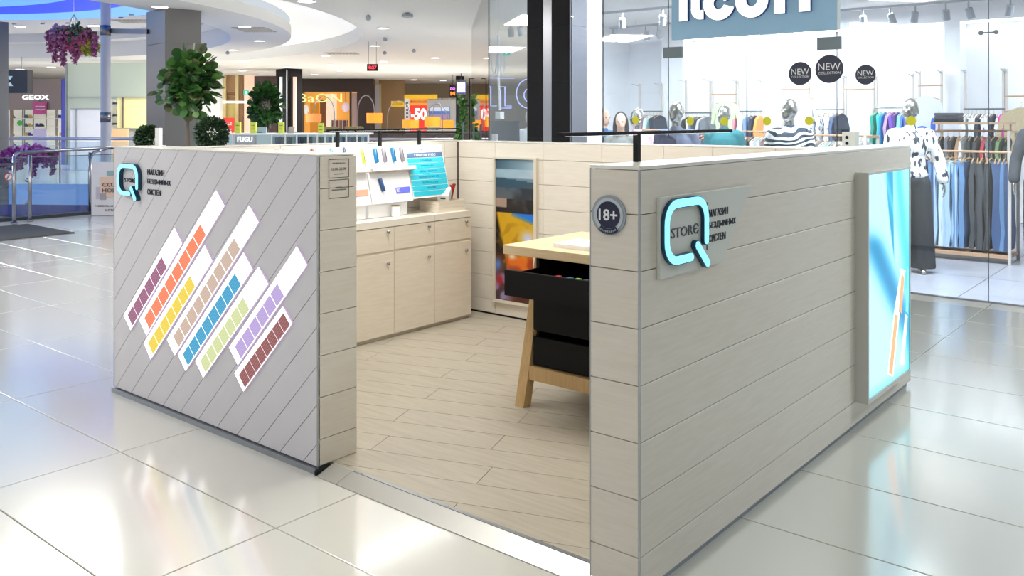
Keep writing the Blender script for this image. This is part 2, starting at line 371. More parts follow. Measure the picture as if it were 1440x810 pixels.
# ================================================================== KIOSK
YF, XR, ZT = 2.432, -1.48, 1.393
JZ = [0.03, 0.145, 0.329, 0.511, 0.694, 0.877, 1.06, 1.242, 1.385]
def hboards(parent, m, face, p, a0, a1, cuts=(), z1=None, zs=JZ):
    """cladding boards on a wall face. face 'x+','x-','y+','y-'; p = plane coordinate of the outer surface; a0..a1 along the face"""
    t = 0.012; g = 0.0013; th = t if face[1] == '+' else -t
    xs = [a0] + [c for c in cuts if a0 < c < a1] + [a1]
    for k in range(len(zs) - 1):
        zb, zt = zs[k] + g, zs[k + 1] - g
        if z1 and k == len(zs) - 2: zt = z1
        for i in range(len(xs) - 1):
            u0, u1 = xs[i] + g, xs[i + 1] - g
            mb = MB()
            c = 0.0015
            if face[0] == 'x':
                pr = [(p - th, u0, zb), (p - th, u1, zb), (p - th, u1, zt), (p - th, u0, zt)]
                mid = [(p - c * (1 if th > 0 else -1), *q[1:]) for q in pr]; fr = [(p, u0 + c, zb + c), (p, u1 - c, zb + c), (p, u1 - c, zt - c), (p, u0 + c, zt - c)]
            else:
                pr = [(u0, p - th, zb), (u1, p - th, zb), (u1, p - th, zt), (u0, p - th, zt)]
                mid = [(q[0], p - c * (1 if th > 0 else -1), q[2]) for q in pr]; fr = [(u0 + c, p, zb + c), (u1 - c, p, zb + c), (u1 - c, p, zt - c), (u0 + c, p, zt - c)]
            mb.v = [Vector(q) for q in pr + mid + fr]
            mb.f = [(8, 9, 10, 11)] + [(a, (a + 1) % 4, (a + 1) % 4 + 4, a + 4) for a in range(4)] + [(a + 4, (a + 1) % 4 + 4, (a + 1) % 4 + 8, a + 8) for a in range(4)]
            mb.build('cladding_board', m, parent)
CAPM = mat('cap_laminate', rgb(232, 228, 220), 0.22)
# --- left front wall with slanted boards
LX0, LX1, LY1 = -4.945, -3.108, 2.655
lw = thing('partition_wall', (LX0, YF, 0), 'low kiosk wall at left clad in slanted grey boards with lit coloured strips', 'partition')
bx(LX0 + 0.013, YF + 0.013, 0.03, LX1 - 0.013, LY1 - 0.013, 1.385).build('core', GROOVE, lw)
bx(LX0, YF, 1.386, LX1, LY1, ZT).build('top_cap', CAPM, lw)
bx(LX0 + 0.012, YF + 0.012, 0.0, LX1 - 0.02, LY1 - 0.02, 0.031).build('plinth', PLINTH, lw)
bx(LX0 + 0.0, YF - 0.014, 0.0, LX1 + 0.0, YF + 0.008, 0.024).build('plinth_rail', PLINTH, lw)
p45 = 0.1707; g = 0.0016
for k in range(-11, 19):
    c0 = -4.755 - 1.388 + p45 * k; c1 = c0 + p45
    poly = [(LX0, 0.031), (LX1, 0.031), (LX1, 1.385), (LX0, 1.385)]
    poly = clip(poly, -1, 1, -(c0 + g * 1.414)); poly = clip(poly, 1, -1, c1 - g * 1.414) if len(poly) > 2 else []
    if len(poly) < 3: continue
    MB().prism([(x, YF + 0.012, z) for x, z in poly], (0, -0.012, 0)).build('slanted_board', DIAG, lw)
hboards(lw, ASH, 'x+', LX1, YF + 0.004, LY1)
hboards(lw, ASH, 'y+', LY1, LX0 + 0.2, LX1)
for x in (LX0, LX1 - 0.004):
    bx(x - 0.001, YF - 0.001, 0.03, x + 0.005, YF + 0.005, 1.386).build('corner_trim', ALU, lw)
# hours notices on the narrow end
for i, (z0, z1, rows) in enumerate([(1.286, 1.371, [('ВРЕМЯ РАБОТЫ', 1.349, .006, .07), ('10:00-22:00', 1.320, .012, .085), ('БЕЗ ВЫХОДНЫХ', 1.301, .005, .055)]), (1.196, 1.279, [('КАССА', 1.241, .006, .035), ('САМООБСЛУЖИВАНИЯ', 1.230, .006, .085)])]):
    nt2 = thing('notice', (LX1, 2.55, z0), ['thin framed opening hours notice on the narrow end of the left wall', 'thin framed lower notice without hours on the narrow end of the left wall'][i], 'notice')
    e = 0.0028
    for a in [(2.492, z0, 2.607, z0 + e), (2.492, z1 - e, 2.607, z1), (2.492, z0, 2.492 + e, z1), (2.607 - e, z0, 2.607, z1)]:
        bx(LX1, a[0], a[1], LX1 + 0.0015, a[2], a[3]).build('frame', GREYINK, nt2)
    for s_, z_, h_, w_ in rows: text('lettering', s_, GREYINK, nt2, (LX1 + 0.0003, 2.5495 - w_ / 2, z_), (0, 1, 0), UP, w=w_, h=h_, ext=0.0008)
# lit strips
STR = [(((-4.276, .985), (-4.201, .911), (-4.737, .379), (-4.814, .451)), .27, .05, 6, (150, 78, 118), 'plum'),
       (((-3.887, 1.2), (-3.814, 1.128), (-4.563, .377), (-4.642, .45)), .21, .05, 8, (250, 122, 70), 'orange'),
       (((-3.99, .919), (-3.921, .848), (-4.519, .255), (-4.592, .331)), .25, .05, 7, (243, 212, 35), 'yellow'),
       (((-3.606, 1.141), (-3.531, 1.069), (-4.275, .319), (-4.352, .389)), .19, .06, 9, (206, 178, 160), 'tan'),
       (((-3.653, .916), (-3.58, .845), (-4.17, .257), (-4.244, .328)), .15, .05, 8, (0, 158, 206), 'blue'),
       (((-3.532, .862), (-3.457, .79), (-4.005, .253), (-4.078, .325)), .26, .05, 7, (214, 224, 160), 'pale green'),
       (((-3.242, .983), (-3.169, .908), (-3.704, .371), (-3.777, .441)), .30, .06, 6, (186, 162, 222), 'lilac'),
       (((-3.345, .702), (-3.275, .635), (-3.657, .252), (-3.731, .326)), .03, .05, 8, (142, 66, 66), 'maroon')]
EDGE = mat('strip_edge', rgb(225, 205, 235), 0.4, em=0.25, emc=rgb(235, 215, 245))
def cellmat(name, c):
    m, nt, b = newmat(name); c = rgb(*c)
    tc = nt.nodes.new('ShaderNodeTexCoord'); mp = nt.nodes.new('ShaderNodeMapping'); mp.inputs['Rotation'].default_value = (0, PI / 4, 0)
    wv = nt.nodes.new('ShaderNodeTexWave'); wv.inputs['Scale'].default_value = 26; wv.bands_direction = 'Z'; wv.inputs['Distortion'].default_value = 0.4; wv.inputs['Detail'].default_value = 1
    mx = nt.nodes.new('ShaderNodeMix'); mx.data_type = 'RGBA'; mx.inputs[6].default_value = (*[x * .88 for x in c], 1); mx.inputs[7].default_value = (*[x * .8 + .13 for x in c], 1)
    L = nt.links.new; L(tc.outputs['Object'], mp.inputs[0]); L(mp.outputs[0], wv.inputs[0]); L(wv.outputs['Fac'], mx.inputs[0]); L(mx.outputs[2], b.inputs['Emission Color'])
    b.inputs['Emission Strength'].default_value = 0.95; b.inputs['Base Color'].default_value = (*[x * .2 for x in c], 1)
    return m
for (tl, tr, br_, bl), ttop, tbot, n, c, nm in STR:
    root = thing('light_strip', (bl[0], YF, br_[1]), f'slanted backlit strip on the left wall filled with {nm} blocks', 'light strip', 'slanted backlit strips on the left wall')
    del root['group']
    root['group'] = 'slanted backlit strips on the left wall'
    P = [Vector((q[0], 0, q[1])) for q in (bl, br_, tr, tl)]
    MB().prism([(q.x, YF - 0.0005, q.z) for q in P], (0, -0.008, 0)).build('edge', EDGE, root)
    cx = sum((q for q in P), Vector()) / 4
    P2 = [q + (cx - q).normalized() * 0.004 for q in P]
    MB().prism([(q.x, YF - 0.008, q.z) for q in P2], (0, -0.002, 0)).build('diffuser', WHITELIT, root)
    cmt = cellmat(nm.replace(' ', '_') + '_block', c)
    A0, A1, B1, B0 = P[3], P[2], P[1], P[0]       # top-left, top-right, bottom-right, bottom-left
    def pt(s, t): return A0.lerp(B0, t).lerp(A1.lerp(B1, t), s)
    tt = [ttop + (1 - ttop - tbot) * i / n for i in range(n + 1)]
    gp = 0.0028
    for i in range(n):
        q = [pt(.26, tt[i] + gp), pt(.96, tt[i] + gp), pt(.96, tt[i + 1] - gp), pt(.26, tt[i + 1] - gp)]
        MB().prism([(a.x, YF - 0.010, a.z) for a in q], (0, -0.0012, 0)).build('colour_block', cmt, root)

# --- the letter Q emblem
def ribbon(path, wd, org, right, up, d0, d1):
    right = Vector(right); up = Vector(up); nrm = right.cross(up); n = len(path)
    def off(i, s):
        a = Vector(path[max(i - 1, 0)]); b = Vector(path[min(i + 1, n - 1)]); d = (b - a).normalized(); return Vector(path[i]) + Vector((-d.y, d.x)) * s * wd / 2
    Ls = [off(i, 1) for i in range(n)]; Rs = [off(i, -1) for i in range(n)]
    def capp(i, j):                           # round end
        c = Vector(path[i]); d = (c - Vector(path[j])).normalized(); o = Vector((-d.y, d.x)); return [c + (o * math.cos(t) + d * math.sin(t)) * wd / 2 for t in [PI * k / 6 for k in range(1, 6)]]
    out = MB(); org = Vector(org)
    def w3(q, e): return org + right * q.x + up * q.y + nrm * e
    strips = []
    def slab_(a, b, c, d): 
        out.prism([w3(a, d0), w3(b, d0), w3(c, d0), w3(d, d0)], nrm * (d1 - d0))
    top = [w3(q, d1) for q in Ls + Rs]; bot = [w3(q, d0) for q in Ls + Rs]
    out.v = top + bot; N = 2 * n
    for i in range(n - 1):
        out.f += [(i, i + 1, n + i + 1, n + i), (N + n + i, N + n + i + 1, N + i + 1, N + i), (i, N + i, N + i + 1, i + 1), (n + i + 1, N + n + i + 1, N + n + i, n + i)]
    for i, j, A_, B_ in ((0, 1, 0, n), (n - 1, n - 2, n - 1, 2 * n - 1)):
        cp = capp(i, j); s0 = len(out.v); order = cp if i else cp[::-1]
        order = cp
        out.v += [w3(q, d1) for q in order] + [w3(q, d0) for q in order]; m_ = len(order)
        first, last = (B_, A_) if False else (A_, B_)
        if i == 0: first, last = B_, A_
        ringt = [first] + [s0 + k for k in range(m_)] + [last]; ringb = [first + N] + [s0 + m_ + k for k in range(m_)] + [last + N]
        out.f.append(tuple(ringt)); out.f.append(tuple(ringb[::-1]))
        for k in range(len(ringt) - 1): out.f.append((ringt[k], ringt[k + 1], ringb[k + 1], ringb[k]))
    return out
def rrpath(w_, h_, r, s0=None):
    pts = [(w_, 0.24 * h_)]
    def arc(cx, cy, a0, a1):
        for k in range(9):
            a = a0 + (a1 - a0) * k / 8; pts.append((cx + r * math.cos(a), cy + r * math.sin(a)))
    arc(w_ - r, h_ - r, 0, PI / 2); arc(r, h_ - r, PI / 2, PI); arc(r, r, PI, 1.5 * PI)
    pts.append((w_ * 0.60, 0)); return pts
def q_emblem(root, org, right, up, w_, h_, wd, d, tail):
    ph = rrpath(w_, h_, min(w_, h_) * 0.36)
    ribbon(ph, wd, org, right, up, 0.0, d).build('letter_body', QBODY, root)
    ribbon(ph, wd * 0.80, org, right, up, d, d + 0.003).build('lit_face', CYANLIT, root)
    ribbon(tail, wd, org, right, up, 0.0, d + 0.004).build('tail_body', QBODY, root)
    ribbon(tail, wd * 0.8, org, right, up, d + 0.004, d + 0.007).build('tail_face', CYANLIT, root)
ql = thing('letter_sign', (-4.78, YF, 1.11), 'cyan lit letter Q sign with small store lettering on the left slanted-board wall', 'sign')
q_emblem(ql, (-4.850, YF, 1.137), (1, 0, 0), (0, 0, 1), 0.209, 0.152, 0.028, 0.022, [(0.155, 0.030), (0.196, -0.024)])
text('store_lettering', 'STORЄ', NAVY, ql, (-4.815, YF - 0.001, 1.197), (1, 0, 0), UP, w=0.125, h=0.024, ext=0.003)
tl_ = thing('wall_lettering', (-4.44, YF, 1.14), 'three lines of dark cut-out lettering beside the Q on the left wall', 'lettering')
for s_, z_, w_ in (('МАГАЗИН', 1.247, .172), ('БЕЗДЫМНЫХ', 1.194, .237), ('СИСТЕМ', 1.140, .142)):
    text('lettering', s_, NAVY, tl_, (-4.565, YF - 0.0005, z_), (1, 0, 0), UP, w=w_, h=0.031, ext=0.003)

# --- right wall
RX0, RY1 = -1.672, 5.42
rw = thing('partition_wall', (XR, YF, 0), 'long pale wood kiosk wall at right carrying the round age badge and lightbox', 'partition')
bx(RX0 + 0.013, YF + 0.013, 0.03, XR - 0.013, RY1 - 0.013, 1.385).build('core', GROOVE, rw)
bx(RX0, YF, 1.386, XR, RY1, ZT + 0.004).build('top_cap', CAPM, rw)
bx(RX0 + 0.01, YF + 0.01, 0.0, XR - 0.018, RY1 - 0.01, 0.031).build('plinth', PLINTH, rw)
hboards(rw, ASH, 'x+', XR, YF + 0.004, RY1)
hboards(rw, ASH, 'y-', YF, RX0, XR - 0.004)
hboards(rw, ASH, 'x-', RX0, YF + 0.004, 5.2, (3.4, 4.3))
bx(XR - 0.005, YF - 0.001, 0.03, XR + 0.001, YF + 0.005, 1.386).build('corner_trim', ALU, rw)
bx(RX0 - 0.002, YF - 0.001, 0.03, RX0 + 0.004, YF + 0.005, 1.386).build('corner_trim', ALU, rw)
bx(XR - 0.004, RY1 - 0.004, 0.03, XR + 0.001, RY1 + 0.001, 1.386).build('corner_trim', ALU, rw)
# age badge
bd = thing('age_badge', (-1.592, YF, 1.17), 'round navy 18+ badge with grey rim on the narrow end of the right wall', 'badge')
def disc(cx, cz, r, y0, y1, seg=48):
    return MB().prism([(cx + r * math.cos(2 * PI * k / seg), y0, cz + r * math.sin(2 * PI * k / seg)) for k in range(seg)], (0, y1 - y0, 0))
disc(-1.594, 1.235, .0655, YF, YF - .006).build('rim', mat('badge_rim', rgb(150, 160, 170), .4), bd)
disc(-1.594, 1.235, .056, YF - .006, YF - .008).build('pale_ring', mat('badge_ring', rgb(190, 197, 203), .4), bd)
disc(-1.593, 1.236, .0445, YF - .008, YF - .0095).build('navy_disc', mat('badge_navy', rgb(22, 27, 60), .3), bd)
text('lettering', '18+', mat('badge_white', rgb(232, 234, 238), .4), bd, (-1.629, YF - .0095, 1.217), (1, 0, 0), UP, w=.071, h=.038, ext=.0015, bold=.018)
bp = MB()
for k in range(10):
    a0 = math.radians(-128 + 76 * k / 10); a1 = math.radians(-128 + 76 * (k + 1) / 10)
    q = [(-1.593 + r * math.cos(a), YF - .008, 1.235 + r * math.sin(a)) for r, a in ((.045, a0), (.0615, a0), (.0615, a1), (.045, a1))]
    bp.prism(q, (0, -.003, 0))
bp.build('text_band', MATS['badge_navy'], bd)
for k, ch in enumerate('ЗАПРЕЩЕНО'):
    a = math.radians(-122 + 64 * k / 8); c_ = Vector((-1.593 + .0535 * math.cos(a), YF - .011, 1.235 + .0535 * math.sin(a)))
    r_ = Vector((-math.sin(a), 0, math.cos(a))); u_ = Vector((-math.cos(a), 0, -math.sin(a)))
    text('lettering', ch, MATS['badge_white'], bd, c_ - r_ * .0022 - u_ * .003, r_, u_, w=.0044, h=.006, ext=.0006)
# sign board with Q
sb = thing('sign_board', (XR, 2.8, 1.02), 'pale slanted-end board with big cyan lit letter Q on the right wall', 'sign')
MB().prism([(XR, 2.537, 1.022), (XR, 2.990, 1.024), (XR, 3.237, 1.292), (XR, 2.537, 1.292)], (.014, 0, 0)).build('board', mat('board_white', rgb(214, 216, 208), .4), sb, bevel=.002)
XB = XR + .014
q_emblem(sb, (XB + .001, 2.556, 1.077), (0, 1, 0), (0, 0, 1), 0.278, 0.190, 0.034, 0.013, [(0.205, 0.036), (0.278, -0.034)])
text('store_lettering', 'STORЄ', mat('store_grey', rgb(75, 78, 82), .4), sb, (XB + .0005, 2.608, 1.150), (0, 1, 0), UP, w=0.192, h=0.036, ext=.002)
bx(XB, 2.862, 1.083, XB + .002, 2.866, 1.253).build('divider_line', INK, sb)
for s_, z_, w_ in (('МАГАЗИН', 1.198, .152), ('БЕЗДЫМНЫХ', 1.153, .217), ('СИСТЕМ', 1.108, .132)):
    text('lettering', s_, INK, sb, (XB + .0003, 2.878, z_), (0, 1, 0), UP, w=w_, h=.027, ext=.002)
# lightbox
lb = thing('lightbox', (XR, 4.8, .145), 'tall backlit cyan poster box at the far end of the right wall', 'lightbox')
LZ0, LZ1, LY0, LYE = .142, 1.284, 4.467, 5.185
XL = XR + .066
FRM = mat('lightbox_frame', rgb(205, 203, 196), .35)
bx(XR, LY0, LZ0, XL, LY0 + .012, LZ1).build('frame_side', FRM, lb); bx(XR, LYE - .012, LZ0, XL, LYE, LZ1).build('frame_side', FRM, lb)
bx(XR, LY0 + .012, LZ0, XL, LYE - .012, LZ0 + .022).build('frame_bottom', FRM, lb); bx(XR, LY0 + .012, LZ1 - .012, XL, LYE - .012, LZ1).build('frame_top', FRM, lb)
bx(XR, LY0 + .012, LZ0 + .022, XL - .006, LYE - .012, LZ1 - .012).build('backing', BLACK, lb)
def art(s, t):
    base = [0.70, 0.90, 0.96]
    def mixc(a, b, k): k = max(0, min(1, k)); return [x * (1 - k) + y * k for x, y in zip(a, b)]
    c = base
    k = math.exp(-((s - (0.16 + .62 * (0.66 - t) / .34)) / 0.20) ** 2) * (1 if t < .66 else math.exp(-((t - .66) / .07) ** 2)); k *= 1 / (1 + math.exp((.05 - t) / .03))
    c = mixc(c, [0.0, 0.52, 0.72], k)
    q_ = (1 - t) / .42; e0 = .40 + .20 * q_ ** 1.4; e1 = .59 + .03 * q_
    if q_ < 1.1: c = mixc(c, [0.0, 0.60, 0.76], min(1, max(0, (s - e0) / .02)) * min(1, max(0, (e1 - s) / .02)))
    c = mixc(c, [.55, .90, .96], math.exp(-((s - e0 - .30 * q_) / .05) ** 2) * .5 if q_ < 1.3 else 0)
    if t > .4 and s > e1: c = mixc(c, [0.20, 0.78, 0.90], math.exp(-((s - (.72 + .45 * (1 - t))) / .13) ** 2) * .8)
    c = mixc(c, [0.10, 0.80, 0.92], max(0, s - .86) * 4 * (1 if t < .5 else .4)); c = mixc(c, [0.3, 0.85, 0.95], max(0, .05 - t) * 10)
    return c
picture('lit_print', attrmat('lightbox_art', em=1.35), lb, (XL - .005, LY0 + .013, LZ0 + .023), (0, 1, 0), (0, 0, 1), LYE - LY0 - .026, LZ1 - LZ0 - .036, 70, 110, art)
def artpoly(name, pts, c, e=.0):
    W_, H_ = LYE - LY0 - .026, LZ1 - LZ0 - .036
    MB().prism([(XL - .0045 + e, LY0 + .013 + s * W_, LZ0 + .023 + t * H_) for s, t in pts], (.0008, 0, 0)).build(name, mat('art_' + name, rgb(*c), .4, em=1.0), lb)
artpoly('white_stick', [(.44, .05), (.58, .02), (.74, .30), (.72, .32), (.90, .50), (.78, .52), (.60, .32)], (245, 250, 250))
artpoly('orange_stick', [(.47, .055), (.55, .03), (.70, .30), (.62, .315)], (245, 160, 115), .001)
artpoly('orange_stick', [(.72, .33), (.79, .30), (.86, .47), (.79, .50)], (250, 178, 140), .001)
artpoly('cream_stick', [(.77, .055), (.85, .04), (.95, .27), (.89, .285)], (250, 240, 205), .001)
artpoly('blue_stick', [(.90, .30), (.965, .28), (.985, .50), (.94, .52)], (120, 200, 235), .001)

# --- back wall, long left wall
BY0 = 5.2
bw = thing('partition_wall', (-3.2, BY0, 0), 'far kiosk wall of pale boards behind the oak table', 'partition')
bx(-4.93, BY0 + .013, .03, RX0 - .002, RY1 - .013, 1.366).build('core', GROOVE, bw)
bx(-4.95, BY0, 1.367, RX0 - .002, RY1, 1.374).build('top_cap', CAPM, bw)
zb = JZ[:-1] + [1.366]
hboards(bw, ASH, 'y-', BY0, -4.85, RX0 - .004, (-4.464, -3.994, -3.474, -2.98, -2.62, -2.2), zs=zb)
hboards(bw, ASH, 'y+', RY1, -4.945, RX0 - .004, (-3.4,), zs=zb)
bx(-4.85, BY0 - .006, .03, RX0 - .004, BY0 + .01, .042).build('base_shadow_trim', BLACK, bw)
sw = thing('partition_wall', (-4.9, 3.9, 0), 'left kiosk wall of pale boards behind the display counter', 'partition')
bx(-4.932, LY1 + .002, .03, -4.872, BY0 - .002, 1.373).build('core', GROOVE, sw)
bx(-4.945, LY1 + .002, 1.374, -4.86, BY0 + .0, 1.381).build('top_cap', CAPM, sw)
zb2 = JZ[:-1] + [1.373]
hboards(sw, ASH, 'x+', -4.86, LY1 + .004, BY0 - .002, (3.5, 4.35, 5.05), zs=zb2)
hboards(sw, ASH, 'x-', -4.945, LY1 + .004, RY1, (4.0,), zs=zb2)
# --- kiosk floor: angled planks on a raised deck, ramp
dk = bx(-4.93, YF + .075, -.009, RX0 + .01, 5.41, .018).build('floor', GROOVE, None, 'structure')
ca, sa = math.cos(math.radians(20)), math.sin(math.radians(20))
for r_ in range(-4, 26):
    n0 = 3.413 + .19 * (r_ - 6); s_start = -1.29 - .58 * (r_ % 4) - .02 * r_ - 4.8
    for q in range(0, 8):
        s0 = s_start + 1.2 * q; s1 = s0 + 1.2
        g = .0014
        poly = [(s * ca - n * sa, s * sa + n * ca) for s, n in ((s0 + g, n0 + g), (s1 - g, n0 + g), (s1 - g, n0 + .19 - g), (s0 + g, n0 + .19 - g))]
        poly = cliprect(poly, -4.86, YF + .078, RX0 - .001, 5.195)
        if len(poly) < 3: continue
        ar = abs(sum(poly[i][0] * poly[(i + 1) % len(poly)][1] - poly[(i + 1) % len(poly)][0] * poly[i][1] for i in range(len(poly)))) / 2
        if ar < 2e-4: continue
        MB().prism([(x, y, .018) for x, y in poly], (0, 0, .012)).build('floor_plank', DECK, dk)
rp = thing('threshold_ramp', (-2.4, 2.45, 0), 'sloping aluminium threshold ramp across the kiosk entrance', 'ramp')
for x0, x1 in ((-3.085, -2.955), (-2.953, RX0 + .19)):
    MB().prism([(x0, 2.408, .001), (x0, YF + .08, .001), (x0, YF + .08, .031), (x0, YF + .066, .0315), (x0, 2.408, .004)], (x1 - x0, 0, 0)).build('ramp_plate', RAMPM, rp)
bx(-2.95, YF + .064, .0305, RX0 + .01, YF + .080, .034).build('edge_strip', ALU, rp)
for k in range(8):
    x = -2.9 + k * .17
    MB().lathe([(.004, .0335), (.004, .0348), (.002, .0352)], (x, YF + .072, 0), 8).build('screw', STEEL, rp)
bx(-3.104, 2.412, .001, -3.088, YF + .07, .02).build('ramp_end', BLACK, rp)

# --- display counter
cnt_x = -4.54
CB = wood('cabinet_laminate', rgb(212, 200, 180), rgb(222, 212, 195), (1.2, 1.2, 14), .42, 5.0)
YS = [2.66, 3.019, 3.417, 3.815, 4.213, 4.612, 5.010]
nam = ['fifth', 'fourth', 'third', 'second']
for i in range(1, 6):
    y0, y1 = YS[i], YS[i + 1]
    pos = {5: 'the corner one beside the framed picture', 4: 'next to the corner one', 3: 'third from the picture corner', 2: 'fourth from the picture corner', 1: 'fifth from the picture corner, by the entrance'}[i]
    cb = thing('counter_cabinet', (cnt_x, (y0 + y1) / 2, .03), f'pale wood base cabinet with drawer over door, {pos}', 'cabinet')
    bx(-4.858, y0, .055, cnt_x - .018, y1, .803).build('body', CB, cb)
    bx(-4.858, y0, .03, cnt_x - .03, y1, .055).build('plinth', CB, cb)
    dr = bx(cnt_x - .018, y0 + .0015, .640, cnt_x, y1 - .0015, .800).build('drawer', CB, cb, bevel=.001)
    do = bx(cnt_x - .018, y0 + .0015, .058, cnt_x, y1 - .0015, .622).build('door', CB, cb, bevel=.001)
    bx(cnt_x - .02, y0, .622, cnt_x - .008, y1, .640).build('finger_groove', CB, cb)
    for z, par in ((.771, dr), (.553, do)):
        k = MB(); k.smooth = True
        Mx = Matrix.Translation((cnt_x, y1 - .065, z)) @ Matrix.Rotation(PI / 2, 4, 'Y')
        t = MB().lathe([(.004, 0), (.004, .008), (.011, .012), (.012, .017), (.009, .021)], (0, 0, 0), 14); k.add([Mx @ q for q in t.v], t.f)
        k.build('knob', STEEL, par)
for y0, y1, lab in ((3.02, 4.611, 'long pale counter slab under the lit display panels'), (4.614, 5.012, 'short pale counter slab carrying the stacked trays in the corner')):
    solo(bx(-4.86, y0, .804, cnt_x + .004, y1, .851), 'countertop', CAPM if 0 else mat('worktop', rgb(224, 216, 202), .28), lab, 'counter', bevel=.001)
# display panels (tilted)
def bp3(y, t, o=0.0):                       # on the tilted board: t = 0 bottom, 1 top; o = out from its face
    return Vector((-4.65 - .1 * t + o * .967, y, .975 + .379 * t + o * .255))
DW = mat('display_white', rgb(247, 245, 245), .3)
def tilted(y0, y1, t0, t1, o0, o1):
    mb = MB(); q = [bp3(y0, t0, o0), bp3(y1, t0, o0), bp3(y1, t1, o0), bp3(y0, t1, o0)]
    return mb.prism(q, tuple(bp3(0, 0, o1) - bp3(0, 0, o0)))
BUT = mat('teal_print', rgb(28, 165, 185), .35)
panels = [(4.11, 4.50, 'white tilted display panel holding two blue and two grey sticks'), (3.70, 4.10, 'white tilted display panel with green stick and orange card'), (3.29, 3.69, 'white tilted display panel nearest the entrance, mostly hidden by the wall end')]
def stick(y, t0, t1, c1, nm, lab, lean=0.0, w_=.016):
    mb = MB(); a = bp3(y, t0, .012); b = bp3(y + lean, t1, .012)
    mb.tube([a, a.lerp(b, .04), a.lerp(b, .96), b], [w_ * .75, w_, w_, w_ * .75], 12); mb.smooth = True
    r = thing('heated_stick', tuple(a), lab, 'device', 'sticks on the tilted display panels'); del r['group']
    MB().tube([a, a.lerp(b, .04), a.lerp(b, .96), b], [w_ * .75, w_, w_, w_ * .75], 12).build('body', mat(nm, rgb(*c1), .3), r, smooth=True)
    tilted(y - .003, y + .003, t0 + .04, t1 - .04, .012 + w_ - .002, .012 + w_ + .001).build('seam', mat(nm + '_seam', rgb(*[int(x * .55) for x in c1]), .3), r) if not lean else None
for y0, y1, lab in panels:
    r = thing('display_stand', (-4.65, (y0 + y1) / 2, .95), lab, 'display')
    tilted(y0, y1, -.05, 1.0, -.02, 0).build('panel', DW, r, bevel=.001)
    tilted(y0 + .01, y1 + .035 if y0 > 4 else y1 - .005, .515, .585, 0, .055).build('shelf', mat('shelf_grey', rgb(196, 190, 186), .4), r)
    bx(-4.855, y0 + .01, .853, -4.70, y1 - .01, .955).build('light_plinth', mat('plinth_lit', (.9, .9, .9), .4, em=.12), r)
for i, (y, c, cn) in enumerate([(4.206, (20, 110, 160), 'blue'), (4.286, (130, 125, 130), 'grey'), (4.374, (20, 110, 160), 'blue'), (4.457, (120, 115, 122), 'grey')]):
    stick(y, .69, .96, c, cn + '_stick', ['leftmost blue stick with a grey one to its right on the white display', 'grey stick standing between the two blue ones', 'second blue stick between the two grey ones', 'grey stick at the right end next to the service board'][i])
stick(4.10 - .012, .68, .95, (175, 205, 75), 'green_stick', 'lime green stick on the display panel beside the wall end', 0, .011)
stick(4.222, .16, .40, (45, 80, 130), 'dark_blue_stick', 'dark blue stick leaning below the shelf on the white display', -.018, .015)
for i, (y, c, cn) in enumerate([(3.93, (60, 75, 95), 'dark'), (3.82, (120, 195, 190), 'mint'), (3.66, (170, 110, 90), 'brown'), (3.44, (200, 190, 180), 'beige'), (3.38, (190, 182, 172), 'sand')]):
    stick(y, .74, .99, c, cn + '_stick', f'{cn} stick with only its tip showing above the left wall end', 0, .011 if i < 3 else .02)
r = thing('info_card', tuple(bp3(4.42, .12, 0)), 'blue violet card lying at the bottom of the white display panel', 'card')
tilted(4.345, 4.482, .105, .215, .001, .004).build('card', mat('violet_card', rgb(92, 98, 205), .4, em=.15), r)
text('lettering', 'Ю2', WHITE, r, bp3(4.352, .13, .004), (0, 1, 0), bp3(0, 1) - bp3(0, 0), w=.03, h=.026, ext=.001)
r = thing('info_card', tuple(bp3(4.03, .1, 0)), 'orange card at the bottom of the display panel beside the wall end', 'card')
tilted(3.93, 4.085, .115, .225, .001, .004).build('card', mat('coral_card', rgb(246, 150, 125), .4, em=.15), r)
# service board
sv = thing('service_board', (-4.65, 4.7, .96), 'tilted white and turquoise service list board near the kiosk corner', 'board')
tilted(4.512, 4.892, -.02, 1.0, -.012, 0).build('board', DW, sv)
rows = [1.299, 1.259, 1.221, 1.178, 1.138, 1.098, 1.055, 1.016, .978]
tx = ['ГАРАНТИЯ ПЛЮС', 'UPGRADE', 'ТРЕЙД-ИН', 'ПРОФ. ЧИСТКА', 'ОБНОВЛЕНИЕ ПО', 'ПЕРЕРАБОТКА', 'АРЕНДА', '']
tw = [.22, .12, .13, .18, .21, .17, .10, 0]
for i in range(8):
    ta, tb = (rows[i + 1] - .975) / .379, (rows[i] - .975) / .379
    tilted(4.513, 4.885, ta + .006, tb - .006, 0, .003).build('row', mat('slate_print', rgb(70, 95, 130), .4) if i == 0 else mat('turquoise_print', rgb(30, 178, 198), .4), sv)
    if tx[i]:
        text('lettering', tx[i], WHITE if i == 0 else mat('deep_teal', rgb(10, 80, 110), .4), sv, bp3(4.70 - tw[i] / 2, ta + (.3 * (tb - ta)), .003), (0, 1, 0), bp3(0, 1) - bp3(0, 0), w=tw[i], h=.016, ext=.0008)
text('lettering', 'СЕРВИС', mat('heading_ink', rgb(60, 65, 95), .4), sv, bp3(4.612, .885, 0), (0, 1, 0), bp3(0, 1) - bp3(0, 0), w=.165, h=.026, ext=.0008)
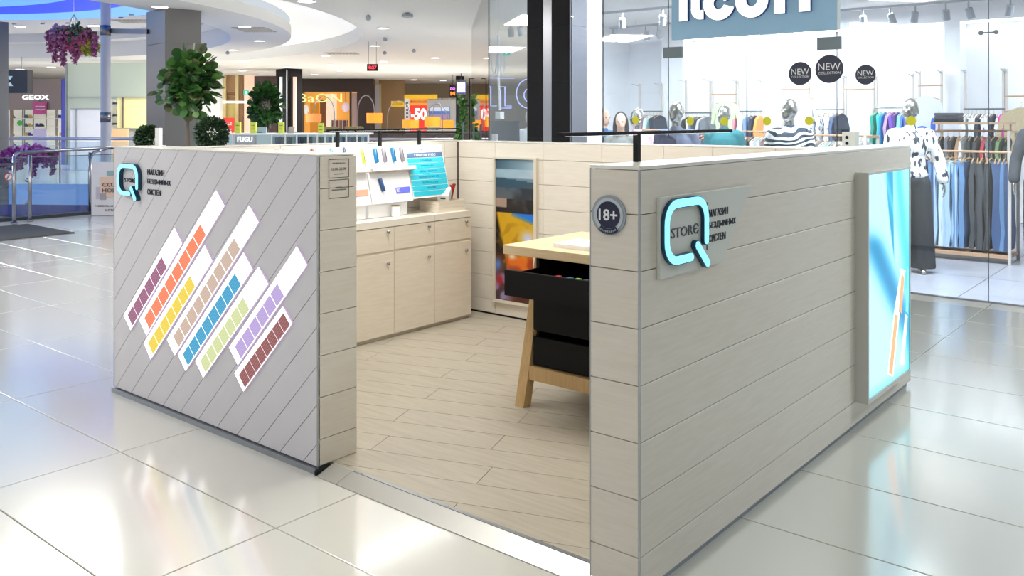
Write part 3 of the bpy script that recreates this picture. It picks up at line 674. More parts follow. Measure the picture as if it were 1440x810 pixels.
# things on the counter
cup = thing('candle_cup', (-4.765, 4.417, .851), 'small white cup with tan rim standing on the counter', 'cup'); cup.location.x = -4.66; cup.location.y = 4.34
cx_, cy_ = -4.66, 4.34
MB().lathe([(.030, .851), (.033, .855), (.034, .925), (.031, .926), (.029, .90)], (cx_, cy_, 0), 24).build('body', WHITEG, cup, smooth=False)
MB().lathe([(.0345, .925), (.0345, .931), (.031, .931), (.031, .925)], (cx_, cy_, 0), 24).build('rim', mat('tan_rim', rgb(190, 160, 125), .5), cup)
for i, (z0, z1, lab) in enumerate([(.852, .884, 'pale wood tray at the bottom of the stack in the counter corner'), (.885, .908, 'pale wood tray in the middle of the corner stack'), (.909, .932, 'pale wood tray on top of the corner stack, under the white carton')]):
    t = thing('tray', (-4.69, 4.86, z0), lab, 'tray', 'stack of trays in the counter corner'); del t['group']
    bx(-4.80, 4.715, z0, -4.598, 5.0, z0 + .006).build('base', CB, t)
    for a in [(-4.80, 4.715, -4.792, 5.0), (-4.606, 4.715, -4.598, 5.0), (-4.792, 4.715, -4.606, 4.723), (-4.792, 4.992, -4.606, 5.0)]:
        bx(a[0], a[1], z0 + .006, a[2], a[3], z1).build('side', CB, t)
ct = thing('carton', (-4.66, 4.86, .93), 'small white and grey carton tipped over on the tray stack', 'carton')
Mc = Matrix.Translation((-4.67, 4.85, .977)) @ Matrix.Rotation(.5, 4, 'Z') @ Matrix.Rotation(.62, 4, 'X')
bx(-.045, -.05, -.03, .045, .05, .03, M=Mc).build('box', WHITEG, ct)
bx(.0452, -.046, -.027, .047, .046, .027, M=Mc).build('side_panel', mat('carton_grey', rgb(170, 180, 180), .4), ct)
bx(-.02, -.0515, -.006, .02, -.0502, .008, M=Mc).build('dark_mark', INK, ct)
fg = thing('red_ornament', (-4.66, 4.93, 1.0), 'small red ornament poking up behind the tipped carton', 'ornament')
mb = MB(); rr = random.Random(3)
for k in range(9):
    a = Vector((-4.665 + rr.uniform(-.006, .006), 4.925, .935)); b = Vector((-4.665 + rr.uniform(-.03, .03), 4.925 + rr.uniform(-.03, .03), 1.035 + rr.uniform(-.015, .02))); mb.tube([a, a.lerp(b, .6), b], [.002, .003, .007], 6)
mb.build('petals', mat('dark_red', rgb(165, 30, 30), .4), fg)
# light bars
def lightbar(x, y0, y1, z, posts, zb, lab, px=None):
    px = px or x
    r = thing('light_bar', (x, (y0 + y1) / 2, zb), lab, 'lamp')
    bx(x - .012, y0, z - .006, x + .012, y1, z + .006).build('bar', BLACK, r)
    bx(x - .008, y0 + .02, z - .0064, x + .008, y1 - .02, z - .006).build('led_strip', LEDW, r)
    for y in posts: bx(px - .010, y - .010, zb, px + .010, y + .010, z - .006).build('post', BLACK, r); bx(px - .010, y - .008, z - .008, x + .01, y + .008, z + .004).build('arm', BLACK, r)
lightbar(-4.60, 3.68, 4.92, 1.474, (3.91, 4.296, 4.69), 1.30, 'slim black light bar on three posts above the display panels', -4.78)
lightbar(-1.645, 2.23, 3.42, 1.500, (2.685,), 1.398, 'slim black light bar on one post over the right wall')
area('bar_light', (-4.60, 4.3, 1.462), .02, 4.5, NEUT, (0, math.radians(8), 0), 1.2)

# --- framed picture
fp = thing('framed_picture', (-4.25, BY0, .14), 'tall framed blurred photograph print hanging on the far kiosk wall', 'picture')
PFM = mat('frame_wood', rgb(212, 202, 184), .4)
for a in [(-4.462, .138, -4.444, 1.257), (-4.062, .138, -4.036, 1.257), (-4.444, .138, -4.062, .158), (-4.444, 1.244, -4.062, 1.257)]:
    bx(a[0], BY0 - .03, a[1], a[2], BY0, a[3]).build('frame', PFM, fp)
def pic(s, t):
    def sm(a, b, x): k = max(0, min(1, (x - a) / (b - a))); return k * k * (3 - 2 * k)
    def mx(a, b, k): return [p * (1 - k) + q * k for p, q in zip(a, b)]
    n1 = noise.noise(Vector((s * 5, t * 16, 2)))
    c = [.42, .50, .56]
    c = mx(c, [.16, .24, .30], sm(.10, .16, abs(t - .86 + .06 * s)) * .0 + (1 if .80 < t + .03 * s < .87 else 0) * .8)
    if t > .93: c = mx([.25, .32, .38], [.60, .70, .76], s)
    if .865 < t < .93: c = mx([.55, .64, .70], [.75, .80, .84], s * .6 + .4 * n1)
    if .70 < t < .80: c = mx([.32, .35, .38], [.16, .18, .22], sm(.3, .8, s + n1 * .4))
    if .60 < t <= .72: c = [.62, .52, .47] if (s < .28 and t > .66) else mx([.12, .11, .12], [.30, .28, .30], max(0, n1))
    if t <= .62:
        yel = [.80, .62, .10]; dark = [.13, .10, .09]; edge = .02 + (.62 - t) * .75
        c = mx(dark, yel, sm(edge - .05, edge + .04, s))
        c = mx(c, [.70, .52, .08], sm(.1, .5, n1))
        if t > .60 - .10 * s + .04 and s > .40: c = mx(c, [.10, .45, .85], sm(.02, .08, t - (.60 - .10 * s)))
        c = mx(c, [.78, .80, .95], math.exp(-(((s - .82) / .16) ** 2 + ((t - .45) / .05) ** 2)))
        if t < .36: c = mx(c, mx([.85, .42, .10], [.62, .24, .08], sm(-.2, .4, n1)), sm(.36, .30, t) if False else min(1, (.36 - t) / .06) * (1 if s > .28 else .3))
        c = mx(c, [.88, .84, .80], math.exp(-(((s - .42) / .09) ** 2 + ((t - .315) / .018) ** 2)))
        if t < .26: c = mx(c, mx([.30, .22, .24], [.55, .50, .68], sm(-.3, .3, n1)), min(1, (.26 - t) / .08) * (1 - sm(.15, .75, s)))
        if t < .14: c = mx(c, [.22, .14, .14], min(1, (.14 - t) / .05) * sm(.2, .6, s) * .8)
        c = mx(c, [.65, .15, .15], math.exp(-(((s - .10) / .10) ** 2 + ((t - .14) / .04) ** 2)))
        c = mx(c, [.35, .50, .80], math.exp(-(((s - .05) / .10) ** 2 + ((t - .25) / .04) ** 2)))
    return c
picture('print', attrmat('picture_print', 0, .22), fp, (-4.444, BY0 - .012, .158), (1, 0, 0), (0, 0, 1), .382, 1.086, 48, 130, pic)
bx(-4.444, BY0 - .011, .158, -4.062, BY0, 1.244).build('backing', BLACK, fp)

# --- oak table with black drawers
tb = thing('work_table', (-2.5, 3.95, .03), 'oak topped trestle table with black drawer unit inside the kiosk', 'table')
TZ = .878
bx(-3.035, 3.60, TZ - .047, -1.95, 4.33, TZ).build('table_top', OAK, tb, bevel=.002)
def beam(a, b, wx, wy):
    a = Vector(a); b = Vector(b); return MB().prism([(a.x, a.y - wy / 2, a.z), (a.x + wx, a.y - wy / 2, a.z), (a.x + wx, a.y + wy / 2, a.z), (a.x, a.y + wy / 2, a.z)], tuple(b - a))
for x in (-2.964, -2.12):
    for y, yt in ((3.645, 3.81), (4.26, 4.12)):
        lg = beam((x, y, .030), (x + .012 if x < -2.5 else x, yt, TZ - .047), .058, .062).build('leg', OAKLEG, tb)
        bx(x + .004, y - .026, .0302, x + .054, y + .026, .035).build('foot_pad', BLACK, lg)
    bx(x + .012, 3.80, TZ - .09, x + .05, 4.12, TZ - .047).build('trestle_head', OAKLEG, tb)
bx(-2.905, 3.655, .172, -2.12, 3.70, .243).build('cross_rail', OAKLEG, tb); bx(-2.905, 4.18, .172, -2.12, 4.22, .243).build('cross_rail', OAKLEG, tb)
bx(-2.914, 3.665, .408, -2.885, 3.70, .428).build('side_rail', OAKLEG, tb)
# cabinet and drawers
bx(-2.887, 3.70, .245, -2.868, 4.18, .829).build('cabinet_side', BLK, tb); bx(-2.30, 3.70, .245, -2.28, 4.18, .829).build('cabinet_side', BLK, tb)
bx(-2.868, 4.16, .245, -2.30, 4.18, .829).build('cabinet_back', BLK, tb); bx(-2.868, 3.70, .245, -2.30, 4.16, .258).build('cabinet_bottom', BLK, tb)
d1 = bx(-2.90, 3.452, .650, -2.27, 3.468, .780).build('drawer', BLK, tb)
bx(-2.862, 3.468, .66, -2.852, 3.95, .765).build('drawer_side', BLK, d1); bx(-2.32, 3.468, .66, -2.31, 3.95, .765).build('drawer_side', BLK, d1)
bx(-2.852, 3.468, .66, -2.32, 3.95, .668).build('drawer_floor', BLK, d1)
for z0, z1 in ((.434, .642), (.250, .398)):
    bx(-2.888, 3.676, z0, -2.27, 3.699, z1).build('drawer', BLK, tb)
for k, (x, c) in enumerate([(-2.62, (190, 60, 60)), (-2.55, (60, 110, 160)), (-2.50, (150, 200, 90)), (-2.45, (70, 75, 85)), (-2.40, (200, 195, 190))]):
    t = thing('stick_box', (x, 3.52, .669), ['small red', 'small blue', 'small light green', 'small dark grey', 'small off-white'][k] + ' box standing in the open black drawer', 'box')
    bx(x - .012, 3.49, .669, x + .012, 3.55, .762).build('box', mat('drawer_item_%d' % k, rgb(*c), .4), t); bx(x - .0125, 3.4895, .762, x + .0125, 3.5505, .768).build('lid', MATS['drawer_item_%d' % k], t)
bk = thing('booklet', (-2.6, 3.85, TZ), 'white boxed booklet lying on the oak table', 'booklet')
bx(-2.775, 3.70, TZ + .0005, -2.50, 3.93, TZ + .022).build('box', WHITE, bk, bevel=.001); bx(-2.765, 3.712, TZ + .022, -2.51, 3.918, TZ + .0235).build('cover', mat('cover_print', rgb(232, 228, 234), .4), bk)

# small white devices on the wall tops
t = thing('table_device', (-4.80, 2.62, 1.394), 'white upright device with cable standing on the far corner of the left wall', 'device')
bx(-4.845, 2.60, 1.394, -4.75, 2.64, 1.398).build('base', WHITE, t); bx(-4.808, 2.605, 1.398, -4.762, 2.625, 1.497).build('screen_back', WHITE, t)
MB().tube([(-4.82, 2.62, 1.40), (-4.85, 2.62, 1.405), (-4.845, 2.62, 1.43), (-4.82, 2.62, 1.445), (-4.808, 2.617, 1.45)], .0025, 6).build('cable', WHITE, t)
t = thing('socket_box', (-1.79, 5.32, 1.374), 'pale double socket box with two black holes on the far wall top', 'socket')
bx(-1.83, 5.30, 1.374, -1.755, 5.37, 1.472).build('body', mat('socket_body', rgb(212, 216, 210), .4), t)
for z in (1.405, 1.440):
    MB().prism([(-1.802 + .010 * math.cos(a), 5.2995, z + .010 * math.sin(a)) for a in [2 * PI * k / 12 for k in range(12)]], (0, -.002, 0)).build('socket_hole', BLACK, t)
# ================================================================== CLOTHES SHOP (right, behind glass)
def PY(u, v, y):
    a = (u - 720) / FPX; dx = F[0] + R[0] * a; dy = F[1] + R[1] * a; k = y / dy
    return Vector((dx * k, y, HCAM + (HOR - v) / FPX * k))
YS_ = 8.346
SW = mat('shop_white', rgb(243, 244, 248), .6)
bx(-9.6, 14.95, 0, 14, 15.15, 3.3).build('wall_shop_back', SW, None, 'structure')
bx(-9.6, 12.6, 0, -9.35, 14.95, 3.3).build('wall_shop_left', SW, None, 'structure')
def xs(u, y): return PY(u, 100, y).x
yb_ = 14.55
bx(-9.35, yb_, 3.02, 8, 14.95, 3.3).build('trim_2', SW, None, 'structure')
for i, (u0, u1) in enumerate([(930, 960), (1070, 1092), (1328, 1350)]):
    bx(xs(u0, yb_), yb_, 0, xs(u1, yb_), 14.95, 3.02).build('trim_%d' % (3 + i), SW, None, 'structure')
for i, (ua, ub) in enumerate([(962, 1068), (1094, 1326), (1352, 1500)]):
    r = thing('led_strip', (xs((ua + ub) / 2, 14.7), 14.7, 2.98), ['lit recess lamp above the back wall behind the sign', 'lit recess lamp above the middle stretch of the back wall', 'lit recess lamp above the right stretch of the back wall'][i], 'lamp')
    bx(xs(ua, 14.7), 14.62, 2.995, xs(ub, 14.7), 14.72, 3.019).build('diffuser', mat('led_soft', (1, 1, 1), .5, em=9.0, emc=(.94, .96, 1)), r)
# black clad pillar with steel strip
pl = thing('clad_pillar', (-6.33, 8.5, 0), 'black clad pillar with steel strip at the corner of the clothes shop', 'pillar')
DG = mat('dark_stone', rgb(24, 24, 27), .6, var=.1, vs=5, spec=.25); GS = mat('grey_stone', rgb(92, 92, 102), .6, var=.05, spec=.3)
bx(-6.645, YS_ + .004, 0, -6.016, 8.68, 3.3).build('core', GS, pl)
for z0 in (0.0, .66, 1.32, 1.98, 2.64):
    bx(-6.647, YS_ - .008, z0 + .001, -6.409, YS_ + .004, z0 + .659).build('panel', DG, pl)
    bx(-6.278, YS_ - .008, z0 + .001, -6.016, YS_ + .004, z0 + .659).build('panel', DG, pl)
    bx(-6.016, YS_ - .004, z0 + .001, -6.008, 8.679, z0 + .659).build('panel', GS, pl)
bx(-6.405, YS_ - .004, 0, -6.282, YS_ + .004, 3.3).build('steel_strip', STEEL, pl)
bx(-6.014, YS_ - .009, 0, -6.006, YS_ - .003, 3.3).build('corner_trim', ALU, pl)
bx(-6.645, 8.682, 0, -6.02, 9.01, 3.3).build('pillar_back', SW, pl) if 0 else solo(bx(-6.645, 8.682, 0, -6.02, 9.01, 3.3), 'white_pillar', SW, 'plain white pillar directly behind the black clad pillar', 'pillar')
# glass front
EDG = mat('glass_edge', rgb(95, 110, 118), .3)
def pane(name, x0, x1, z0, z1, lab, y=YS_):
    o = thing(name, ((x0 + x1) / 2, y, z0), lab, 'glass pane')
    bx(x0 + .003, y - .005, z0, x1 - .003, y + .005, z1).build('glass', GLASS, o)
    bx(x0 + .0005, y - .005, z0, x0 + .003, y + .005, z1).build('edge', EDG, o); bx(x1 - .003, y - .005, z0, x1 - .0005, y + .005, z1).build('edge', EDG, o)
    return o
pane('shop_glass', -6.0, -5.557, .003, 3.3, 'narrow glass pane beside the black pillar')
pane('shop_glass', -5.557, -4.722, .003, 3.3, 'fixed glass pane left of the glass doors')
pane('shop_glass', -4.722, -2.93, 2.262, 3.3, 'glass transom above the doors, behind the hanging sign')
pane('shop_glass', -2.93, -1.652, .003, 3.3, 'fixed glass pane right of the doors, in front of the striped blouse')
pane('shop_glass', -1.652, -.4, .003, 3.3, 'fixed glass pane at the right edge, in front of the jeans')
pane('shop_glass', -.4, 1.2, .003, 3.3, 'glass pane beyond the right edge of the picture')
for x0, x1, lab in ((-4.722, -3.83, 'left leaf of the glass shop doors'), (-3.83, -2.93, 'right leaf of the glass shop doors')):
    d = pane('door_%d' % (1 if x0 < -4 else 2), x0, x1, .012, 2.25, lab); d['kind'] = 'structure'; del d['category']; del d['label']
    xx = -3.83 + (-.09 if x0 < -4 else .09)
    MB().tube([(xx, YS_ - .05, .8), (xx, YS_ - .05, 1.25)], .012, 10).build('handle', STEEL, d, smooth=True)
    for z in (.82, 1.23): MB().tube([(xx, YS_ - .05, z), (xx, YS_, z)], .007, 8).build('handle_mount', STEEL, d)
CLP = mat('clamp_metal', rgb(120, 130, 134), .35, .6)
solo(bx(-4.775, YS_ - .02, 2.198, -4.555, YS_ + .02, 2.313), 'door_clamp', CLP, 'grey metal patch clamp at the top left of the glass doors', 'clamp')
solo(bx(-3.112, YS_ - .02, 2.203, -2.89, YS_ + .02, 2.322), 'door_clamp', CLP, 'grey metal patch clamp at the top right of the glass doors', 'clamp')
t = thing('glass_connector', (-1.65, YS_, 2.28), 'two-bolt connector joining the glass panes at the right', 'clamp')
bx(-1.70, YS_ - .015, 2.274, -1.60, YS_ - .008, 2.286).build('bar', CLP, t)
for x in (-1.707, -1.592): MB().prism([(x + .019 * math.cos(a), YS_ - .006, 2.28 + .019 * math.sin(a)) for a in [2 * PI * k / 16 for k in range(16)]], (0, -.014, 0)).build('bolt', CLP, t)
# stickers
def circle(x, z, r, y, th, seg=40): return MB().prism([(x + r * math.cos(2 * PI * k / seg), y, z + r * math.sin(2 * PI * k / seg)) for k in range(seg)], (0, -th, 0))
NC = mat('sticker_dark', rgb(58, 60, 78), .5)
for x, z, r, lab in ((-3.281, 1.986, .113, 'round dark NEW COLLECTION sticker, left one of three on the glass'), (-3.0, 2.02, .134, 'large round dark NEW COLLECTION sticker in the middle of three'), (-2.666, 1.955, .092, 'small round dark NEW COLLECTION sticker, right one of three')):
    s = thing('round_sticker', (x, YS_, z - r), lab, 'sticker')
    circle(x, z, r, YS_ - .0055, .001).build('disc', NC, s)
    text('lettering', 'NEW', WHITE, s, (x - r * .78, YS_ - .0066, z - r * .08), (1, 0, 0), UP, w=r * 1.56, h=r * .50, ext=.0006)
    text('lettering', 'COLLECTION', WHITE, s, (x - r * .78, YS_ - .0066, z - r * .36), (1, 0, 0), UP, w=r * 1.56, h=r * .18, ext=.0006)
DOT = mat('yellow_dot', rgb(212, 208, 40), .5, em=.15)
for i, (x, z) in enumerate([(-5.128, 1.534), (-4.46, 1.524), (-4.072, 1.524), (-3.615, 1.526), (-3.194, 1.530), (-2.27, 1.531)]):
    s = solo(circle(x, z, .043, YS_ - .0055, .001), 'yellow_sticker', DOT, 'round yellow warning sticker on the shop glass, %s from the left' % ORD[i], 'sticker')
# hanging sign
sg = thing('shop_sign', (-3.73, 8.24, 2.373), 'blue hanging shop sign with thick white letters', 'sign')
SB = mat('sign_blue', rgb(150, 186, 212), .35, em=.12, emc=rgb(130, 178, 208)); LW = mat('letter_white', (1, 1, 1), .4, em=.85); LS = mat('letter_shade', rgb(60, 80, 150), .4)
bx(-4.596, 8.19, 2.373, -2.873, 8.24, 3.1).build('panel', SB, sg); bx(-2.873, 8.19, 2.373, -2.862, 8.24, 3.1).build('edge', WHITE, sg)
for x in (-4.4, -3.1): MB().tube([(x, 8.215, 3.1), (x, 8.215, 3.3)], .006, 6).build('hanger_rod', STEEL, sg)
def arcp(cx, cz, ro, ri, a0, a1, n=28):
    pts = [(cx + ro * math.cos(a0 + (a1 - a0) * k / n), cz + ro * math.sin(a0 + (a1 - a0) * k / n)) for k in range(n + 1)]
    pts += [(cx + ri * math.cos(a1 + (a0 - a1) * k / n), cz + ri * math.sin(a1 + (a0 - a1) * k / n)) for k in range(n + 1)]
    return pts
def strip3(pts, y0, y1):
    n = len(pts) // 2; m_ = MB()
    a = [Vector((p[0], y0, p[1])) for p in pts]; b = [Vector((p[0], y1, p[1])) for p in pts]; m_.v = a + b; N = len(pts)
    for k in range(n - 1):
        o, o2, i2, i1 = k, k + 1, N - 2 - k, N - 1 - k
        m_.f += [(o, o2, i2, i1), (N + o, N + i1, N + i2, N + o2), (o, N + o, N + o2, o2), (i1, i2, N + i2, N + i1)]
    m_.f += [(0, N - 1, 2 * N - 1, N), (n - 1, n + N - 1, n + N, n)]
    return m_
def letter(parts):
    for y0, y1, m_, nm in ((8.19, 8.145, LS, 'letter_side'), (8.145, 8.14, LW, 'letter_face')):
        mb = MB()
        for kind, d in parts:
            if kind == 'b': mb.box(d[0], y1, d[1], d[2], y0, d[3])
            else: s3 = strip3(arcp(*d), y0, y1); mb.add(s3.v, s3.f)
        mb.build(nm, m_, sg)
letter([('b', (-4.481, 2.556, -4.388, 2.87)), ('b', (-4.481, 2.92, -4.388, 3.01))])
letter([('b', (-4.343, 2.66, -4.250, 2.99)), ('a', (-4.238, 2.665, .105, .012, PI, 1.5 * PI)), ('b', (-4.238, 2.56, -4.205, 2.653)), ('b', (-4.36, 2.80, -4.19, 2.87))])
letter([('a', (-4.036, 2.707, .170, .058, .3, 2 * PI - .3))])
letter([('a', (-3.687, 2.707, .170, .058, 0, 2 * PI))])
letter([('b', (-3.458, 2.558, -3.352, 2.80)), ('b', (-3.216, 2.558, -3.108, 2.72)), ('a', (-3.283, 2.712, .172, .066, 0, PI))])
# ------------------------------------------------------------------ figures
def cap_(mb, a, b, r0, r1, seg=12):
    a = Vector(a); b = Vector(b); d = (b - a); L_ = d.length
    q = Vector((0, 0, 1)).rotation_difference(d.normalized()).to_matrix().to_4x4() if L_ > 1e-6 else Matrix.Identity(4)
    prof = [(max(.001, r0 * math.cos(t)), r0 * math.sin(t)) for t in [-PI / 2 + PI / 2 * k / 4 for k in range(4)]] + [(r0, 0), (r1, L_)] + [(max(.001, r1 * math.cos(t)), L_ + r1 * math.sin(t)) for t in [PI / 2 * k / 4 for k in range(1, 5)]]
    t = MB().lathe(prof, (0, 0, 0), seg); Mx = Matrix.Translation(a) @ q
    mb.add([Mx @ v for v in t.v], t.f)
def remesh(mb, name, m, parent, vox, smooth=2, cut=None):
    me = mb.mesh(name); o = bpy.data.objects.new(name, me); COL.objects.link(o)
    md = o.modifiers.new('r', 'REMESH'); md.mode = 'VOXEL'; md.voxel_size = vox; md.use_smooth_shade = True
    if smooth: s = o.modifiers.new('s', 'SMOOTH'); s.iterations = smooth; s.factor = .5
    m2 = bpy.data.meshes.new_from_object(o.evaluated_get(bpy.context.evaluated_depsgraph_get()))
    bpy.data.objects.remove(o); bpy.data.meshes.remove(me)
    m2.name = name; o = bpy.data.objects.new(name, m2); COL.objects.link(o); o.parent = parent; m2.materials.clear(); m2.materials.append(m)
    if cut:
        bm = bmesh.new(); bm.from_mesh(m2); bmesh.ops.bisect_plane(bm, geom=bm.verts[:] + bm.edges[:] + bm.faces[:], plane_co=(0, 0, cut), plane_no=(0, 0, -1), clear_outer=True); bm.to_mesh(m2); bm.free()
    for p in m2.polygons: p.use_smooth = True
    return o
def limb(mb, pts, rs):
    for i in range(len(pts) - 1): cap_(mb, pts[i], pts[i + 1], rs[i], rs[i + 1])
def figure(name, loc, yaw, lab, cat, skin, top=None, bottom=None, hair=None, scale=1.0, headyaw=0, armL=None, armR=None, skirt=False, feet=None, vox=.011):
    root = thing(name, (loc[0], loc[1], 0.0), lab, cat); root.rotation_euler = (0, 0, yaw); root.scale = (scale,) * 3
    b = MB(); HM = Matrix.Translation((0, 0, 1.52)) @ Matrix.Rotation(headyaw, 4, 'Z')
    def hd(c, r): b.ball(HM @ Vector(c), *r, seg=16, rings=12, M=Matrix.Rotation(headyaw, 4, 'Z'))
    hd((0, .008, .135), (.076, .095, .106)); hd((0, -.032, .075), (.056, .064, .072)); hd((0, -.058, .03), (.030, .030, .022))
    hd((0, -.102, .096), (.012, .018, .022)); hd((0, -.094, .053), (.022, .010, .008))
    for s in (-1, 1): hd((s * .076, .01, .10), (.010, .022, .032)); hd((s * .030, -.092, .122), (.015, .008, .008))
    cap_(b, (0, .015, 1.40), (0, .005, 1.57), .056, .050)
    b.ball((0, 0, 1.27), .155, .10, .17); b.ball((0, 0, 1.08), .118, .085, .16); b.ball((0, .01, .93), .16, .115, .13)
    cap_(b, (-.145, .01, 1.395), (.145, .01, 1.395), .052, .052)
    arms = []
    for s, A in ((-1, armR), (1, armL)):
        sh = Vector((s * .175, .01, 1.385)); el, wr = (Vector((s * .225, .03, 1.10)), Vector((s * .245, -.05, .865))) if A is None else (Vector(A[0]), Vector(A[1]))
        limb(b, [sh, el, wr], [.048, .038, .025]); arms.append((sh, el, wr))
        d = (wr - el).normalized(); side = Vector((0, 1, 0)) if abs(d.y) < .7 else Vector((0, 0, 1)); side = (side - d * side.dot(d)).normalized(); nrm = d.cross(side) * s
        pc = wr + d * .05; t = MB().ball((0, 0, 0), .014, .040, .048); Mr = Matrix((( nrm.x, side.x, d.x, 0), (nrm.y, side.y, d.y, 0), (nrm.z, side.z, d.z, 0), (0, 0, 0, 1)))
        b.add([Mr @ v + pc for v in t.v], t.f)
        for k, ln in enumerate((.068, .078, .072, .056)):
            o = side * (-.028 + .0187 * k) * -1; p0 = wr + d * .080 + o; p1 = p0 + d * ln * .55 - nrm * .006; p2 = p1 + d * ln * .42 - nrm * .022
            limb(b, [p0, p1, p2], [.0095, .0090, .0078])
        th0 = wr + d * .03 - side * (-.034) ; limb(b, [th0, th0 + side * .022 + d * .030 - nrm * .012, th0 + side * .026 + d * .058 - nrm * .018], [.011, .010, .0085])
    for s in (-1, 1):
        limb(b, [(s * .085, .01, .90), (s * .095, -.01, .50), (s * .10, .02, .085)], [.088, .055, .036])
        b.ball((s * .097, .045, .30), .045, .05, .11)
        limb(b, [(s * .10, .035, .045), (s * .108, -.09, .032), (s * .110, -.15, .026)], [.040, .036, .024])
    remesh(b, 'body', skin, root, vox, 10)
    if top:
        c = MB(); c.ball((0, .0, 1.27), .178, .122, .18); c.ball((0, 0, 1.10), .150, .112, .17); c.ball((0, .01, .99), .172, .13, .10)
        cap_(c, (-.15, .012, 1.395), (.15, .012, 1.395), .062, .062); cap_(c, (0, .012, 1.40), (0, .01, 1.455), .072, .062)
        for sh, el, wr in arms: limb(c, [sh, el, wr.lerp(el, .12), wr.lerp(el, .06)], [.064, .058, .058, .040])
        remesh(c, 'top_garment', top, root, .013)
    if bottom:
        c = MB(); c.ball((0, .01, .93), .172, .128, .12)
        for s in (-1, 1): limb(c, [(s * .085, .01, .90), (s * .10, -.005, .50), (s * .115, .01, .06)], [.108 if skirt else .10, .115 if skirt else .088, .125 if skirt else .062])
        remesh(c, 'trousers', bottom, root, .014, 2, .05)
    if feet:
        c = MB()
        for s in (-1, 1): limb(c, [(s * .10, .045, .046), (s * .108, -.09, .040), (s * .110, -.155, .036)], [.048, .042, .034])
        remesh(c, 'shoes', feet, root, .012)
    if hair:
        hm, long_ = hair; c = MB()
        def hb(p, r): c.ball(HM @ Vector(p), *r, seg=16, rings=12, M=Matrix.Rotation(headyaw, 4, 'Z'))
        hb((0, .03, .155), (.086, .090, .100)); hb((0, .055, .10), (.080, .065, .10))
        if long_:
            for s in (-1, 1): limb(c, [HM @ Vector((s * .072, -.012, .15)), HM @ Vector((s * .084, .0, .04)), HM @ Vector((s * .085, .0, -.09))], [.024, .026, .020])
            hb((0, .07, .0), (.085, .04, .13))
        remesh(c, 'hair', hm, root, .011)
    else: pass
    if cat == 'person':
        for s in (-1, 1):
            e = MB().ball(HM @ Vector((s * .030, -.0885, .1185)), .0105, .006, .006, 10, 6); e.v = [Matrix.Identity(4) @ v for v in e.v]
            o = e.build('eye', BLACK, None); o.parent = root
        e = MB().ball(HM @ Vector((0, -.1035, .053)), .019, .004, .005, 10, 6).build('mouth', mat('lips', rgb(170, 90, 85), .5), None); e.parent = root
    return root
def pattern(name, c1, c2, kind, scale):
    m, nt, b = newmat(name); tc = nt.nodes.new('ShaderNodeTexCoord'); L = nt.links.new
    mx = nt.nodes.new('ShaderNodeMix'); mx.data_type = 'RGBA'; mx.inputs[6].default_value = (*c1, 1); mx.inputs[7].default_value = (*c2, 1)
    if kind == 'check': t = nt.nodes.new('ShaderNodeTexChecker'); t.inputs['Scale'].default_value = scale; t.inputs[1].default_value = (1, 1, 1, 1); t.inputs[2].default_value = (0, 0, 0, 1); o = t.outputs['Fac']; L(tc.outputs['Object'], t.inputs['Vector']); L(o, mx.inputs[0])
    else:
        t = nt.nodes.new('ShaderNodeTexWave' if kind == 'zebra' else 'ShaderNodeTexNoise'); t.inputs['Scale'].default_value = scale
        if kind == 'zebra': t.inputs['Distortion'].default_value = 16; t.inputs['Detail'].default_value = 1.5; t.inputs['Detail Scale'].default_value = .7; t.bands_direction = 'Z'
        else:
            mp = nt.nodes.new('ShaderNodeMapping'); mp.inputs['Scale'].default_value = (1.4, 1.4, .6); L(tc.outputs['Object'], mp.inputs[0]); L(mp.outputs[0], t.inputs['Vector'])
            t.inputs['Detail'].default_value = .5
        if kind == 'zebra': L(tc.outputs['Object'], t.inputs['Vector'])
        rp = nt.nodes.new('ShaderNodeMapRange'); lo = .46 if kind == 'zebra' else .56; rp.inputs[1].default_value = lo; rp.inputs[2].default_value = lo + .06
        L(t.outputs['Fac'], rp.inputs[0]); L(rp.outputs[0], mx.inputs[0])
    L(mx.outputs[2], b.inputs['Base Color']); b.inputs['Roughness'].default_value = .7
    return m
def fpos(u, dep): p = at(u, 167, dep); return (p.x, p.y)
ZEB = pattern('zebra_print', rgb(245, 245, 248), rgb(25, 45, 70), 'zebra', 5); SPOT = pattern('dash_print', rgb(245, 245, 250), rgb(38, 46, 66), 'dash', 24)
PINK = pattern('pink_check', rgb(240, 150, 190), rgb(250, 225, 235), 'check', 60)
CHM = mat('mannequin_chrome', rgb(205, 201, 193), .27, 1.0)
figure('mannequin', fpos(1280, 8.95), .35, 'chrome mannequin in black and white dashed blouse and wide black trousers', 'mannequin', CHM, SPOT, mat('black_cloth', rgb(48, 50, 58), .8), headyaw=-.5, skirt=True, armL=((.27, .02, 1.13), (.30, -.02, .92)), vox=.010)
p = fpos(1468, 9.1); figure('mannequin', p, .2, 'mannequin in dark grey jacket cut by the right edge of the frame', 'mannequin', CHM, mat('charcoal_cloth', rgb(62, 64, 74), .8), mat('plum_cloth', rgb(52, 46, 58), .8), armR=((-.25, .04, 1.12), (-.27, -.02, .90)), vox=.010)
figure('mannequin', fpos(1110, 9.2), .3, 'mannequin in zebra striped blouse over turquoise, in the middle of the window', 'mannequin', CHM, ZEB, mat('turquoise_cloth', rgb(20, 150, 180), .8), headyaw=-.6)
figure('mannequin', fpos(1018, 10.4), .3, 'mannequin in dark teal top behind the glass doors', 'mannequin', CHM, mat('teal_cloth', rgb(20, 110, 120), .7), mat('black_cloth', rgb(48, 50, 58), .8), scale=.975, headyaw=-.5)
